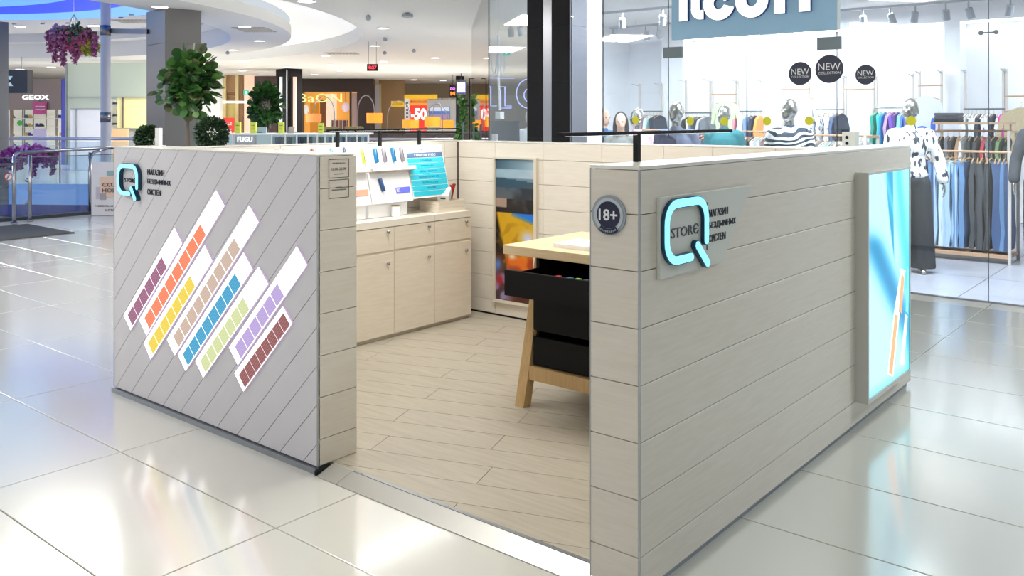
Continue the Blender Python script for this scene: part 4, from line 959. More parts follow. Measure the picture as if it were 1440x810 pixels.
figure('mannequin', fpos(951, 9.5), .5, 'mannequin in crumpled grey blue jacket at the left door edge', 'mannequin', CHM, mat('slate_cloth', rgb(105, 112, 140), .7, var=.35, vs=14), mat('navy_cloth', rgb(40, 45, 65), .8), scale=.99, headyaw=-.7)
figure('mannequin', fpos(896, 11.0), .4, 'mannequin in pink checked shirt next to the dark haired woman', 'mannequin', CHM, PINK, mat('navy_cloth', rgb(40, 45, 65), .8), scale=.955, headyaw=-.9)
SKIN = mat('skin', rgb(228, 185, 160), .55)
figure('person', fpos(873, 10.8), .5, 'woman with long black hair in grey top looking down at something she holds', 'person', SKIN, mat('grey_top', rgb(120, 120, 118), .8), mat('navy_cloth', rgb(40, 45, 65), .8), (mat('black_hair', rgb(28, 24, 26), .5), True), scale=.925, armL=((.20, -.06, 1.13), (.07, -.24, 1.24)), armR=((-.20, -.06, 1.13), (-.07, -.24, 1.24)), feet=BLACK)
figure('person', fpos(850, 12.3), 1.2, 'man with short grey hair in blue shirt behind the pillar edge', 'person', SKIN, mat('blue_shirt', rgb(45, 95, 150), .8), mat('navy_cloth', rgb(40, 45, 65), .8), (mat('grey_hair', rgb(150, 145, 140), .6), False), scale=.955, feet=BLACK)
figure('mannequin', fpos(745, 13.6), .3, 'pale mannequin in white shirt half hidden by the black pillar', 'mannequin', mat('pale_skin', rgb(205, 200, 200), .4), mat('white_cloth', rgb(232, 234, 240), .8), mat('navy_cloth', rgb(40, 45, 65), .8), scale=.96)
# ------------------------------------------------------------------ garments
def outline_prism(pts, th, wav=.012, seed=0):
    """garment: outline in (y, z), thickness along x, gently waved"""
    rr = random.Random(seed); mb = MB(); n = len(pts)
    def wv(y, z): return wav * math.sin(z * 16 + seed) * (0.3 + abs(y) * 4)
    a = [Vector((-th / 2 + wv(y, z), y, z)) for y, z in pts]; b = [Vector((th / 2 + wv(y, z), y, z)) for y, z in pts]
    mb.v = a + b
    h = n // 2
    for k in range(h - 1):
        i, j = k, k + 1; l, m_ = n - 1 - k, n - 2 - k
        mb.f += [(i, j, m_, l), (n + i, n + l, n + m_, n + j)]
    for k in range(n): mb.f.append((k, (k + 1) % n, n + (k + 1) % n, n + k))
    return mb
def garment_proto(kind, seed):
    rr = random.Random(seed)
    if kind == 'top':
        L_ = .72; left = [(-.035, -.06), (-.12, -.085), (-.20, -.12), (-.225, -.30), (-.22, -.52), (-.21, -L_)]
        th = .045; w0 = .03
    elif kind == 'short':
        L_ = .5; left = [(-.035, -.06), (-.12, -.085), (-.19, -.12), (-.20, -.25), (-.19, -.40), (-.185, -L_)]; th = .04
    else:
        L_ = 1.04; left = [(-.10, -.09), (-.16, -.10), (-.165, -.30), (-.15, -.60), (-.15, -.85), (-.165, -L_)]; th = .05
    pts = left + [(-y, z) for y, z in left[::-1]]
    return outline_prism(pts, th, .012, seed)
def hanger_mb():
    mb = MB(); mb.tube([(0, -.19, -.105), (0, -.02, -.055), (0, .02, -.055), (0, .19, -.105)], .007, 5)
    mb.tube([(0, 0, -.055), (0, 0, -.02), (0, .02, 0), (0, .012, .016), (0, -.012, .012)], .0022, 5); return mb
GM = {}
WOODH = mat('hanger_wood', rgb(178, 140, 100), .5)
def garment(kind, loc, yaw, m, lab, cat, group, seed):
    key = (kind, seed % 4)
    if key not in GM:
        GM[key] = garment_proto(kind, seed % 4).mesh('garment')
        GM[key].materials.append(WHITE)
        if 'h' not in GM: GM['h'] = hanger_mb().mesh('hanger'); GM['h'].materials.append(WOODH)
    r = thing({'jeans': 'jeans'}.get(kind, 'hanging_shirt'), loc, lab, cat); r.rotation_euler = (0, 0, yaw)
    o = bpy.data.objects.new('cloth', GM[key]); COL.objects.link(o); o.parent = r
    o.material_slots[0].link = 'OBJECT'; o.material_slots[0].material = m
    h = bpy.data.objects.new('hanger', GM['h']); COL.objects.link(h); h.parent = r
    r['group'] = group
    return r
CC_ = {}
def cloth(c):
    if c not in CC_: CC_[c] = mat('cloth_%d_%d_%d' % c, rgb(*c), .8, var=.08, vs=12)
    return CC_[c]
def rackrow(y, z, items, u0, u1, kind, where, seed=0, jit=.25):
    n = len(items); x0, x1 = xs(u0, y), xs(u1, y)
    for i, (c, cn) in enumerate(items):
        x = x0 + (x1 - x0) * (i + .5) / n
        garment(kind, (x, y, z), random.uniform(-jit, jit) * .6, c if not isinstance(c, tuple) else cloth(c), '%s %s %s, %s from left' % (cn, {'jeans': 'trousers', 'top': 'top', 'short': 'top'}[kind], where, ORD[i]), 'clothing', 'clothes ' + where, seed + i)
PATT = pattern('floral_print', rgb(235, 235, 240), rgb(70, 75, 100), 'dash', 30)
W_ = ((238, 238, 242), 'white'); NV = ((45, 52, 75), 'navy'); BK = ((45, 46, 52), 'black'); GY = ((120, 124, 135), 'grey'); PT = (PATT, 'patterned'); LG = ((205, 208, 215), 'pale grey')
yr = 14.25
def z_at(u, v, y): return PY(u, v, y).z
rackrow(yr, z_at(915, 158, yr), [((225, 180, 205), 'pink'), ((190, 160, 190), 'mauve'), W_, ((180, 225, 220), 'mint'), NV, ((40, 48, 66), 'dark navy')], 902, 930, 'top', 'on the leftmost back wall rail', 0)
rackrow(yr, z_at(980, 160, yr), [BK, W_, GY, NV, LG, GY], 966, 998, 'top', 'on the wall rail left of the green top', 3)
rackrow(yr, z_at(1050, 158, yr), [((240, 150, 165), 'pink'), LG, W_, ((120, 150, 190), 'blue'), NV, ((245, 170, 90), 'orange')], 1036, 1070, 'top', 'on the wall rail right of the green top', 6)
rackrow(yr, z_at(1165, 155, yr), [W_, PT, W_, PT, W_, PT, ((90, 110, 150), 'denim blue'), NV], 1140, 1186, 'top', 'on the wall rail under the stickers', 9)
rackrow(yr, z_at(1250, 153, yr), [((20, 160, 140), 'green'), ((70, 205, 195), 'mint green'), ((0, 155, 215), 'bright blue'), ((205, 165, 225), 'lilac'), ((130, 80, 200), 'purple'), ((90, 60, 150), 'violet'), ((150, 225, 240), 'pale cyan'), ((90, 140, 235), 'blue'), ((60, 100, 220), 'cobalt')], 1230, 1284, 'top', 'on the colourful back wall rail', 12)
rackrow(yr, z_at(1385, 155, yr), [W_, PT, W_, NV, PT, W_, NV, PT, ((225, 40, 165), 'magenta')], 1358, 1413, 'top', 'on the back wall rail above the jeans', 20)
# wall rails with uprights
TRK = mat('track_grey', rgb(185, 188, 196), .4)
WP = mat('upright_white', rgb(205, 196, 190), .5); WD = mat('rail_wood', rgb(196, 158, 130), .5)
for i, (ua, ub, zr, vt) in enumerate([(898, 932, 158, 118), (963, 1000, 160, 112), (1000, 1036, 134, 112), (1036, 1072, 158, 112), (1098, 1139, 127, 108), (1139, 1187, 155, 108), (1187, 1230, 127, 105), (1230, 1285, 153, 105), (1291, 1326, 122, 100), (1355, 1413, 155, 98), (1413, 1470, 137, 97)]):
    t = thing('wall_rail', (xs((ua + ub) / 2, 14.3), 14.3, 0), 'white uprights with wooden hanging rail on the shop back wall, %s bay from the left' % ORD[i], 'clothes rail')
    zz = z_at(ua, zr, yr) + .0; zt = z_at(ua, vt, 14.5)
    for u in (ua, ub):
        x = xs(u, 14.45) + (.02 if u == ua else -.02); bx(x - .016, 14.44, 0, x + .016, 14.48, zt).build('upright', WP, t)
        MB().tube([(x, 14.45, zt - .04), (x + .02, 14.15, zt - .02)], .009, 6).build('peg', TRK, t)
    x0, x1 = xs(ua, yr), xs(ub, yr); MB().tube([(x0, yr, zz + .016), (x1, yr, zz + .016)], .014, 6).build('rail', WD if zr < 140 else CLP, t)
# garments facing out
def front_top(u, y, vtop, L_, w_, m, lab, nm='hanging_shirt'):
    p = PY(u, vtop, y); r = thing(nm, (p.x, y, p.z), lab, 'clothing')
    pts = [(-.04, -.05), (-.6 * w_, -.09), (-w_, -.17), (-w_ * 1.25, -.45), (-w_ * 1.05, -.47), (-w_ * .82, -.26), (-w_ * .80, -L_)]
    pts = pts + [(-a, b) for a, b in pts[::-1]]
    o = MB().prism([(-.025, y_, z_) for y_, z_ in pts], (.05, 0, 0)); o.v = [Vector((v.y, v.x, v.z)) + Vector(p) for v in o.v]; o.build('cloth', m, r)
    h = hanger_mb(); h.v = [Vector((v.y, v.x, v.z)) + Vector(p) for v in h.v]; h.build('hanger', WOODH, r)
front_top(1021, 14.1, 137, .75, .22, mat('lime_cloth', rgb(205, 240, 180), .8), 'pale lime green top facing out on the back wall')
front_top(1129, 14.1, 131, .75, .20, mat('white_cloth', rgb(232, 234, 240), .8), 'white shirt with dark trim facing out on the back wall')
front_top(1302, 14.1, 130, .70, .22, mat('white_cloth', rgb(232, 234, 240), .8), 'white shirt with blue bow facing out beside the colourful rail')
front_top(1436, 13.2, 146, .62, .24, mat('beige_knit', rgb(215, 195, 160), .9, var=.2, vs=60), 'beige knitted top facing out near the right edge')
p = PY(1312, 178, 13.9); solo(MB().ball(p, .035, .03, .13).ball(p + Vector((-.15, 0, -.03)), .07, .04, .04), 'blue_bow', mat('blue_cloth', rgb(60, 100, 210), .8), 'blue scarf bow hanging beside the white shirt', 'scarf')
# floor racks
def floor_rack(u0, u1, y, z, items, kind, lab, where, seed, shelf=False, jit=.25):
    x0, x1 = xs(u0, y), xs(u1, y); t = thing('clothes_rack', ((x0 + x1) / 2, y, 0), lab, 'rack')
    for x in (x0, x1):
        bx(x - .015, y - .25, .0, x + .015, y - .22, z + .02).build('post', WP, t); bx(x - .015, y + .22, 0, x + .015, y + .25, z + .02).build('post', WP, t)
        bx(x - .015, y - .22, z - .01, x + .015, y + .22, z + .02).build('cross_bar', WD, t)
    MB().tube([(x0, y, z + .016), (x1, y, z + .016)], .013, 8).build('rail', WD, t)
    bx(x0, y - .24, .06, x1, y + .24, .09).build('base_shelf', WD, t)
    if shelf: bx(x0, y - .22, z + .10, x1, y + .22, z + .125).build('top_shelf', WD, t); [bx(x - .01, y - .01, z + .02, x + .01, y + .01, z + .10).build('bracket', WD, t) for x in (x0 + .02, x1 - .02)]
    rackrow(y, z, items, u0 + 3, u1 - 3, kind, where, seed, jit)
LB = ((165, 192, 220), 'light blue denim'); MBl = ((98, 135, 180), 'mid blue denim'); DB = ((60, 84, 128), 'dark blue denim'); PB = ((198, 214, 230), 'pale blue denim'); CH = ((66, 68, 76), 'charcoal')
floor_rack(1286, 1426, 10.8, 1.17, [CH, CH, DB, MBl, DB, LB, LB, PB, LB, MBl, LB, MBl, DB, CH, BK, CH, BK, CH, DB, DB, MBl, DB], 'jeans', 'low rack full of blue and black jeans at the right', 'on the jeans rack', 30, False, .5)
floor_rack(1318, 1424, 12.4, 1.38, [BK, GY, CH, ((190, 150, 120), 'tan'), W_, BK, CH, ((200, 60, 80), 'red'), GY, CH, ((120, 150, 110), 'green'), BK], 'short', 'wooden rack with dark tops directly behind the jeans rack', 'on the rack behind the jeans', 60, True)
floor_rack(1128, 1226, 10.9, 1.33, [LG, W_, PT, GY, W_, ((150, 190, 200), 'pale teal'), W_, PT, LG, GY, W_, LG], 'top', 'low rack of pale tops right of the zebra blouse', 'on the pale rack right of the zebra blouse', 80)
floor_rack(1026, 1092, 11.3, 1.36, [W_, GY, ((230, 190, 160), 'peach'), BK, W_, LG, ((180, 120, 90), 'brown')], 'top', 'low rack between the teal and the zebra mannequins', 'on the rack left of the zebra blouse', 100)
floor_rack(966, 1010, 11.6, 1.36, [BK, W_, ((190, 90, 100), 'red'), GY, BK], 'top', 'low rack left of the teal mannequin', 'on the rack left of the teal mannequin', 110)
floor_rack(902, 940, 12.0, 1.36, [W_, ((180, 70, 80), 'dark red'), W_, GY], 'top', 'low rack between the pink shirt and the grey blue jacket', 'on the rack behind the pink shirt', 120)
x0 = xs(1316, 12.4)
for k in range(3):
    solo(bx(x0 + .02, 12.22, 1.506 + .04 * k, x0 + .30, 12.55, 1.545 + .04 * k), 'folded_jumper', [BLK, mat('charcoal_cloth2', rgb(70, 74, 84), .9), mat('grey_knit', rgb(90, 92, 100), .9)][k], ['black folded jumper at the bottom of the pile on the rack shelf', 'charcoal folded jumper in the middle of the pile', 'grey folded jumper on top of the pile'][k], 'clothing', bevel=.012)
# ------------------------------------------------------------------ track lights
def track(a, b, lab):
    a = Vector(a); b = Vector(b); r = thing('light_track', tuple((a + b) / 2), lab, 'track')
    d = (b - a).normalized(); n = Vector((-d.y, d.x, 0)) * .02
    MB().prism([a - n, b - n, b + n, a + n], (0, 0, .035)).build('track', TRK, r)
    for q in (a.lerp(b, .05), a.lerp(b, .95)): MB().tube([q + Vector((0, 0, .035)), Vector((q.x, q.y, 3.3))], .004, 6).build('wire', TRK, r)
track((-8.9, 13.6, 3.19), (2.0, 13.6, 3.19), 'long ceiling track near the back wall of the clothes shop')
track((-8.9, 11.6, 3.19), (-2.0, 11.6, 3.19), 'ceiling track across the middle of the clothes shop')
SPG = mat('spot_grey', rgb(170, 176, 184), .4)
sp = [(1213, 13.6), (1252, 13.6), (1287, 13.6), (1330, 13.6), (1362, 13.6), (1421, 13.6), (862, 13.6), (908, 13.6), (925, 13.6), (718, 11.6), (731, 11.6), (875, 11.6), (932, 11.6)]
for i, (u, y) in enumerate(sorted(sp)):
    x = xs(u, y); r = thing('track_spot', (x, y, 3.0), 'grey cylinder spotlight on a shop ceiling track, %s from the left' % ORD[i], 'spotlight')
    MB().tube([(x, y, 3.19), (x, y, 3.09)], .012, 8).build('stem', SPG, r)
    d = Vector((.03 * ((i % 3) - 1), .05, -.14)); a = Vector((x, y, 3.10))
    MB().tube([a, a + d * .1, a + d], [.045, .052, .052], 12).build('can', SPG, r)
    MB().tube([a + d, a + d * 1.02], .044, 12).build('lens', LEDW if i % 4 == 0 else WHITE, r)
# ------------------------------------------------------------------ left corner glazing, neon and desk
pane('corner_glass', -7.272, -6.645, .003, 3.3, 'glass pane left of the black pillar with a neon sign behind')
g2 = thing('corner_glass', (-9.4, 10.5, 0), 'long slanting glass pane running back from the shop corner', 'glass pane')
a = Vector((-7.275, 8.35, .003)); b = Vector((-11.5, 12.7, .003)); nn2 = Vector((b.y - a.y, a.x - b.x, 0)).normalized() * .01
MB().prism([a, b, b + nn2, a + nn2], (0, 0, 3.297)).build('glass', GLASS, g2)
ne = thing('neon_sign', (-6.95, 8.55, 1.68), 'blue outline neon letters behind the glass left of the black pillar', 'sign')
NEON = mat('neon_blue', rgb(190, 195, 255), .4, em=1.4, emc=rgb(165, 175, 255))
def npx(pts): return [PY(u, v, 8.55) for u, v in pts]
for pts in ([(688, 109.5), (723, 110)], [(688, 122), (690, 122), (690, 149), (698, 149)], [(702, 122), (710, 122), (710, 149), (719, 149), (719, 152), (704, 152), (704, 126)],
            [(746, 111), (738, 112), (731, 117), (727, 125), (726, 134), (729, 144), (735, 150), (742, 152.5), (748, 153)], [(745, 124), (740, 126), (737, 131), (737, 137), (740, 142), (746, 143)]):
    MB().tube(npx(pts), .006, 6).build('tube', NEON, ne, smooth=True)
q = PY(709, 197, 9.3); sc_ = thing('display_screen', (q.x, 9.3, 1.2), 'dark screen panel standing behind the corner glass', 'screen')
bx(PY(690, 0, 9.3).x, 9.3, 1.18, PY(728, 0, 9.3).x, 9.34, z_at(709, 170, 9.3)).build('panel', mat('screen_dark', rgb(38, 42, 58), .2), sc_)
bx(q.x - .03, 9.32, 0, q.x + .03, 9.36, 1.18).build('stand', BLACK, sc_)
q = PY(701, 197, 9.1); solo(bx(q.x - .035, 9.0, 0, q.x + .035, 9.05, 1.345), 'white_card_stand', WHITE, 'small white card stand in front of the dark screen', 'stand')
pd = thing('reflection', (PY(701, 0, 9.6).x, 9.6, 1.6), 'long white looped pendant built as a solid behind the corner glass', 'reflection')  # white loops modelled as an object in place of a glass reflection
for s in (-1, 1):
    c = PY(701 + s * 6, 85, 9.6); MB().tube([c + Vector((.045 * math.sin(t) , 0, .19 * math.cos(t))) for t in [2 * PI * k / 20 for k in range(21)]], .009, 6).build('loop', WHITE, pd, smooth=True)
c = PY(701, 110, 9.6); MB().tube([PY(701, 50, 9.6), c, PY(703, 155, 9.6)], .016, 8).build('stem', WHITE, pd); c = PY(703, 162, 9.6); bx(c.x - .045, 9.55, c.z - .05, c.x + .045, 9.64, c.z + .05).build('socket', WHITE, pd)
MB().tube([PY(701, 50, 9.6), Vector((PY(701, 0, 9.6).x, 9.6, 3.3))], .003, 5).build('cord', WHITE, pd)
q = at(711, 73, 12.5); ex = thing('exit_sign', tuple(q), 'small green exit sign seen through the corner glass', 'sign')
vbox(708, 68, 717, 78, 12.5, .04).build('panel', mat('exit_green', rgb(40, 175, 140), .4, em=.8), ex); vbox(711, 70, 713, 76, 12.49, .008).build('figure', LW, ex)
# ================================================================== MALL (left and centre background)
def L_(u, d): return (u - 720) * d / FPX
def H_(v, d): return HCAM - (v - HOR) * d / FPX
def VT(name, u, d, lab, cat, group=None, z=0.0): return thing(name, tuple(vw(L_(u, d), d, z)), lab, cat, group)
def vb(t, name, m, u0, v0, u1, v1, d, th=.1, z0=None, z1=None):
    mb = MB().box(L_(u0, d), d, H_(v1, d) if z0 is None else z0, L_(u1, d), d + th, H_(v0, d) if z1 is None else z1, M=VM)
    return mb.build(name, m, t)
def vtext(t, s, m, u0, vbot, u1, vtop, d, bold=0.0): return text('lettering', s, m, t, vw(L_(u0, d), d - .002, H_(vbot, d)), RV, UP, w=(u1 - u0) * d / FPX, h=(vbot - vtop) * d / FPX, ext=.01, bold=bold)
# steel clad columns
STC = MATS['brushed_steel']
def column(A_, B_, C_, z1, name, lab, m, seams=(), m2=None):
    t = thing(name, (B_.x, B_.y, 0), lab, 'column'); D_ = A_ + C_ - B_
    zz = [0] + list(seams) + [z1]
    for i in range(len(zz) - 1):
        MB().prism([(q.x, q.y, zz[i] + .003) for q in (A_, B_, C_, D_)], (0, 0, zz[i + 1] - zz[i] - .006)).build('cladding_panel', m, t)
    Ai, Bi, Ci, Di = [q.lerp((A_ + B_ + C_ + D_) / 4, .02) for q in (A_, B_, C_, D_)]
    MB().prism([(q.x, q.y, 0) for q in (Ai, Bi, Ci, Di)], (0, 0, z1)).build('core', GROOVE, t)
    return t
def fl(u, d): v = vw(L_(u, d), d, 0); return v
column(fl(206, 14.5), fl(232, 13.9), fl(283, 14.3), 3.30, 'steel_column', 'big square steel clad column behind the fig tree', STC, (.9, 1.9, 2.75))
column(fl(-60, 16.3), fl(-30, 15.6), fl(12, 16.0), 3.30, 'steel_column', 'steel clad column at the left edge of the frame', STC, (1.2, 2.4))
# black column with light strips
bc = column(fl(388, 31.3), fl(403, 30.6), fl(425, 31.1), 3.30, 'black_column', 'black column with two vertical light strips beside the smaller fig tree', mat('black_panel', rgb(26, 23, 26), .6, spec=.15))
vb(bc, 'light_strip', mat('strip_pale', rgb(215, 225, 225), .4, em=.5), 393, 108, 397, 178, 30.85, .1); vb(bc, 'light_strip', mat('strip_rose', rgb(225, 190, 180), .4, em=.5), 412, 108, 416, 185, 30.65, .1)
vb(bc, 'corner_trim', ALU, 402.4, 98, 403.8, 188, 30.5, .1)
# pole and beam
po = VT('round_pole', 148.5, 16, 'slim pale round pole with steel rings at the opening', 'pole')
c = vw(L_(148.5, 16), 16, -3.38)
MB().tube([c, c + Vector((0, 0, 7.33))], .084, 20, cap=False).build('pole', mat('pole_paint', rgb(200, 198, 200), .5), po, smooth=True)
for v0, v1 in ((36, 50), (158, 172)): MB().tube([c + Vector((0, 0, 3.38 + H_(v1, 16))), c + Vector((0, 0, 3.38 + H_(v0, 16)))], .090, 20).build('ring', STEELD, po, smooth=True)
MB().prism([vw(L_(155, 16), 16.0, H_(47, 16)), vw(L_(206.5, 14.4), 14.4, H_(47.5, 14.4)), vw(L_(206.5, 14.4), 14.4, H_(41, 14.4)), vw(L_(155, 16), 16.0, H_(40, 16))], tuple(FV * .06)).build('beam', STEELD, po)
# railing near the void
def handrail():
    t = thing('handrail', (-14.1, 6.0, 0), 'stainless steel handrail with posts and glass at the floor opening', 'railing')
    P = [Vector(q) for q in ((-13.974, 5.376, 0), (-14.149, 5.667, 0), (-14.52, 6.747, 0))]
    for q in P:
        MB().tube([q, q + Vector((0, 0, 1.0))], .026, 12).build('post', STEEL, t, smooth=True)
        MB().lathe([(.05, 0), (.05, .02), (.03, .03)], q, 14).build('foot', STEEL, t)
    e = Vector((-14.9, 7.6, 0))
    MB().tube([P[0] + Vector((0, 0, .95)), P[0] + Vector((-.01, .02, 1.01)), P[0] + Vector((-.04, .08, 1.045)), P[1] + Vector((0, .1, 1.05)), P[2] + Vector((0, 0, 1.06)), e + Vector((0, 0, 1.06))], .028, 12).build('rail', STEEL, t, smooth=True)
    MB().tube([P[2] + Vector((0, 0, .9)), P[2] + Vector((.03, .05, 1.0)), P[2] + Vector((-.1, .35, 1.06))], .022, 10).build('brace', STEEL, t, smooth=True)
    for z in (.28, .62): MB().ball(P[1] + Vector((-.03, -.03, z)), .03).build('glass_clamp', STEEL, t)
    a = P[0] + Vector((-.05, -2.4, 0)); MB().tube([P[0] + Vector((0, 0, .88)), Vector((-13.9, 4.6, .88)), Vector((-13.9, 3.0, .88))], .02, 10).build('gate_rail', STEEL, t, smooth=True)
    g_ = Vector((-13.98, 5.3, 0))
    MB().tube([g_ + Vector((0, 0, .55)), g_ + Vector((0, -.22, .55)), g_ + Vector((0, -.28, .50)), g_ + Vector((0, -.28, .18)), g_ + Vector((0, -.22, .12)), g_ + Vector((0, 0, .12))], .016, 10).build('gate_loop', STEEL, t, smooth=True)
    return t
handrail()
def gpane(x, y0, y1, z0, z1, lab):
    t = thing('balustrade_glass', (x, (y0 + y1) / 2, z0), lab, 'glass pane')
    bx(x - .006, y0 + .004, z0, x + .006, y1 - .004, z1).build('glass', GLASSB, t); bx(x - .008, y0 + .004, z1, x + .008, y1 - .004, z1 + .012).build('edge', STEEL, t)
gpane(VX + .02, 3.0, 4.4, .04, .95, 'balustrade glass pane at the left frame edge'); gpane(VX + .02, 4.4, 5.8, .04, .95, 'balustrade glass pane beside the first rail post'); gpane(VX + .02, 5.8, 7.2, .04, .95, 'balustrade glass pane near the advertising board'); gpane(VX + .02, 7.2, 8.6, .04, .95, 'balustrade glass pane hidden past the advertising board')
solo(bx(VX - .06, 2.0, -.009, VX + .12, 8.6, .04), 'kerb_strip', mat('dark_kerb', rgb(52, 58, 66), .4), 'dark kerb strip under the balustrade glass', 'kerb')
q = PY(32, 244, 5.30)
st = thing('warning_sticker', (VX + .05, 5.42, .7), 'round red and white no-climbing sticker on the balustrade glass', 'sticker')
Mst = Matrix.Translation((VX + .04, 5.50, .665)) @ Matrix.Rotation(PI / 2, 4, 'Y')
def sd(r0, h, m, nm): t_ = MB().lathe([(r0, 0), (r0, h)], (0, 0, 0), 24); MB().add([Mst @ q_ for q_ in t_.v], t_.f).build(nm, m, st)
sd(.062, .002, mat('warn_red', rgb(205, 60, 50), .5), 'rim'); sd(.048, .003, WHITE, 'disc'); 
MB().add([Mst @ Vector(q_) for q_ in [(-.035, .008, .003), (.035, -.030, .003), (.042, -.016, .003), (-.030, .022, .003)]], [(0, 1, 2, 3)]).build('bar', MATS['warn_red'], st)
# far side railing along the fascia
fr = thing('far_railing', (-21, 10, 0), 'far glass balustrade with steel handrail across the floor opening', 'railing')
for off in ((.06,)):
    a = A + nn * .0 + Vector((0, 0, 1.07)); b = Bp + Vector((0, 0, 1.07)); MB().tube([a, b], .035, 8).build('rail', mat('rail_blue_steel', rgb(165, 168, 182), .3, .7), fr, smooth=True)
    n_ = 9
    for i in range(n_):
        p0 = A.lerp(Bp, i / n_); p1 = A.lerp(Bp, (i + 1) / n_ - .004)
        MB().prism([(p0.x, p0.y, 0), (p1.x, p1.y, 0), (p1.x, p1.y, 1.0), (p0.x, p0.y, 1.0)], tuple(nn * .012)).build('glass', GLASSB, fr)
        MB().tube([p0, p0 + Vector((0, 0, 1.05))], .022, 8).build('post', STEEL, fr)
# mat
solo(MB().prism([(-13.7, 4.5, 0), (-12.13, 4.5, 0), (-12.19, 5.46, 0), (-13.72, 5.46, 0)], (0, 0, .012)), 'floor_mat', mat('dark_mat', rgb(68, 68, 68), .9, var=.15, vs=40), 'dark grey doormat on the tiles at the far left', 'mat', bevel=.003)
# advertising board
ad = VT('advert_board', 155, 14.2, 'white advertising board with peach square and thin lettering beside the kiosk', 'board')
vb(ad, 'panel', mat('board_paper', rgb(226, 224, 226), .5), 128.5, 228, 185, 301, 14.2, .05, z0=.0)
vb(ad, 'peach_square', mat('peach', rgb(240, 205, 180), .5), 140, 249, 172, 277, 14.19, .006)
GI = mat('board_ink', rgb(110, 100, 100), .6)
vtext(ad, 'COZY', GI, 144, 262.5, 170, 257, 14.185); vtext(ad, 'HOME', GI, 144, 270.5, 170, 265, 14.185)
vtext(ad, 'МЕБЕЛЬ И ДЕКОР', GI, 134, 291, 178, 288.5, 14.198); vtext(ad, '3 ЭТАЖ', GI, 148, 297, 166, 294, 14.198)
vb(ad, 'print_sofa', mat('print_lilac', rgb(196, 186, 200), .5), 135, 263, 140, 280, 14.19, .004); vb(ad, 'print_sofa', mat('print_stone', rgb(170, 165, 170), .5), 140, 272, 149, 281, 14.186, .004); vb(ad, 'print_leaf', mat('print_sage', rgb(150, 180, 175), .5), 150, 240, 160, 247, 14.19, .004)
# ------------------------------------------------------------------ plants
def leaf_mesh(l, w_, name):
    mb = MB(); pts = [(0, 0), (.3, .42), (.62, .5), (.88, .3), (1, 0)]
    v = []
    for t_, s in pts: v.append((t_ * l, 0, -.10 * l * t_ * t_))
    for t_, s in pts[1:4]: v.append((t_ * l, s * w_, .06 * l - .12 * l * t_ * t_)); 
    for t_, s in pts[1:4]: v.append((t_ * l, -s * w_, .06 * l - .12 * l * t_ * t_))
    f = [(0, 1, 5), (1, 2, 6, 5), (2, 3, 7, 6), (3, 4, 7), (0, 8, 1), (1, 8, 9, 2), (2, 9, 10, 3), (3, 10, 4)]
    mb.add(v, f); return mb
LEAFM = [mat('fig_leaf_dark', rgb(38, 78, 34), .4), mat('fig_leaf_mid', rgb(62, 105, 45), .4), mat('fig_leaf_olive', rgb(92, 100, 66), .45), mat('fig_leaf_bright', rgb(96, 138, 60), .4)]
def rnd_dir(rr):
    while True:
        d = Vector((rr.uniform(-1, 1), rr.uniform(-1, 1), rr.uniform(-1, 1)))
        if .2 < d.length < 1: return d.normalized()
def leafM(p, d, rr, s=1.0):
    q = Vector((1, 0, 0)).rotation_difference(d); return Matrix.Translation(p) @ q.to_matrix().to_4x4() @ Matrix.Rotation(rr.uniform(-.9, .9), 4, 'X') @ Matrix.Scale(s * rr.uniform(.75, 1.15), 4)
rr = random.Random(11)
base = vw(L_(264, 12), 12, 0)
ft = thing('fig_tree', tuple(base), 'tall fiddle leaf fig with a dense crown in front of the steel column', 'plant')
MB().lathe([(.17, 0), (.22, .48), (.20, .48), (.19, .43)], base, 20).build('pot', mat('dark_pot', rgb(60, 58, 60), .5), ft); MB().lathe([(.19, .42), (.01, .44)], base, 16).build('soil', mat('soil', rgb(60, 45, 35), .9), ft)
BARK = mat('bark', rgb(110, 98, 88), .8)
top = base + Vector((0, 0, 1.58)); 
MB().tube([base + Vector((0, 0, .42)), base + Vector((.02, 0, 1.0)), base + Vector((-.01, 0, 1.45)), top], [.032, .03, .026, .024], 10).build('trunk', BARK, ft, smooth=True)
br = []
def branch(a, b): MB().tube([a, a.lerp(b, .5) + Vector((0, 0, .03)), b], [.016, .011, .005], 6).build('branch', BARK, ft); br.append((a, b))
CCn = vw(L_(271, 12), 12, H_(115, 12))
for k in range(11):
    a = top + Vector((0, 0, -.06 + .03 * k)); d = rnd_dir(rr); d.z = abs(d.z) * .9; branch(a, CCn + Vector((d.x * .28, d.y * .28, d.z * .45 - .15)))
lowc = vw(L_(236, 12), 11.95, H_(128, 12)); branch(top + Vector((0, 0, -.1)), lowc)
leafme = []
for i in range(4):
    me = leaf_mesh(.135, .125, 'leaf').mesh('leaf'); me.materials.append(LEAFM[i]); [setattr(p_, 'use_smooth', True) for p_ in me.polygons]; leafme.append(me)
for k in range(285):
    me = leafme[rr.choice([0, 0, 1, 1, 2, 3])]
    if k < 28: c = lowc; d = rnd_dir(rr); p_ = c + Vector((d.x * .10, d.y * .1, d.z * .16 - .02))
    else:
        d = rnd_dir(rr); rad = rr.uniform(.62, 1.0); p_ = CCn + Vector((d.x * .30 * rad, d.y * .30 * rad, d.z * .44 * rad))
        if d.z < -.3 and (p_ - CCn).x * R[0] > .1: p_.z += .06
    o = bpy.data.objects.new('leaf', me); COL.objects.link(o); o.parent = ft
    o.matrix_local = Matrix.Translation(-base) @ leafM(p_, (d + Vector((0, 0, -.1 + rr.uniform(0, .5)))).normalized(), rr)
lmi = leaf_mesh(.12, .11, 'l')
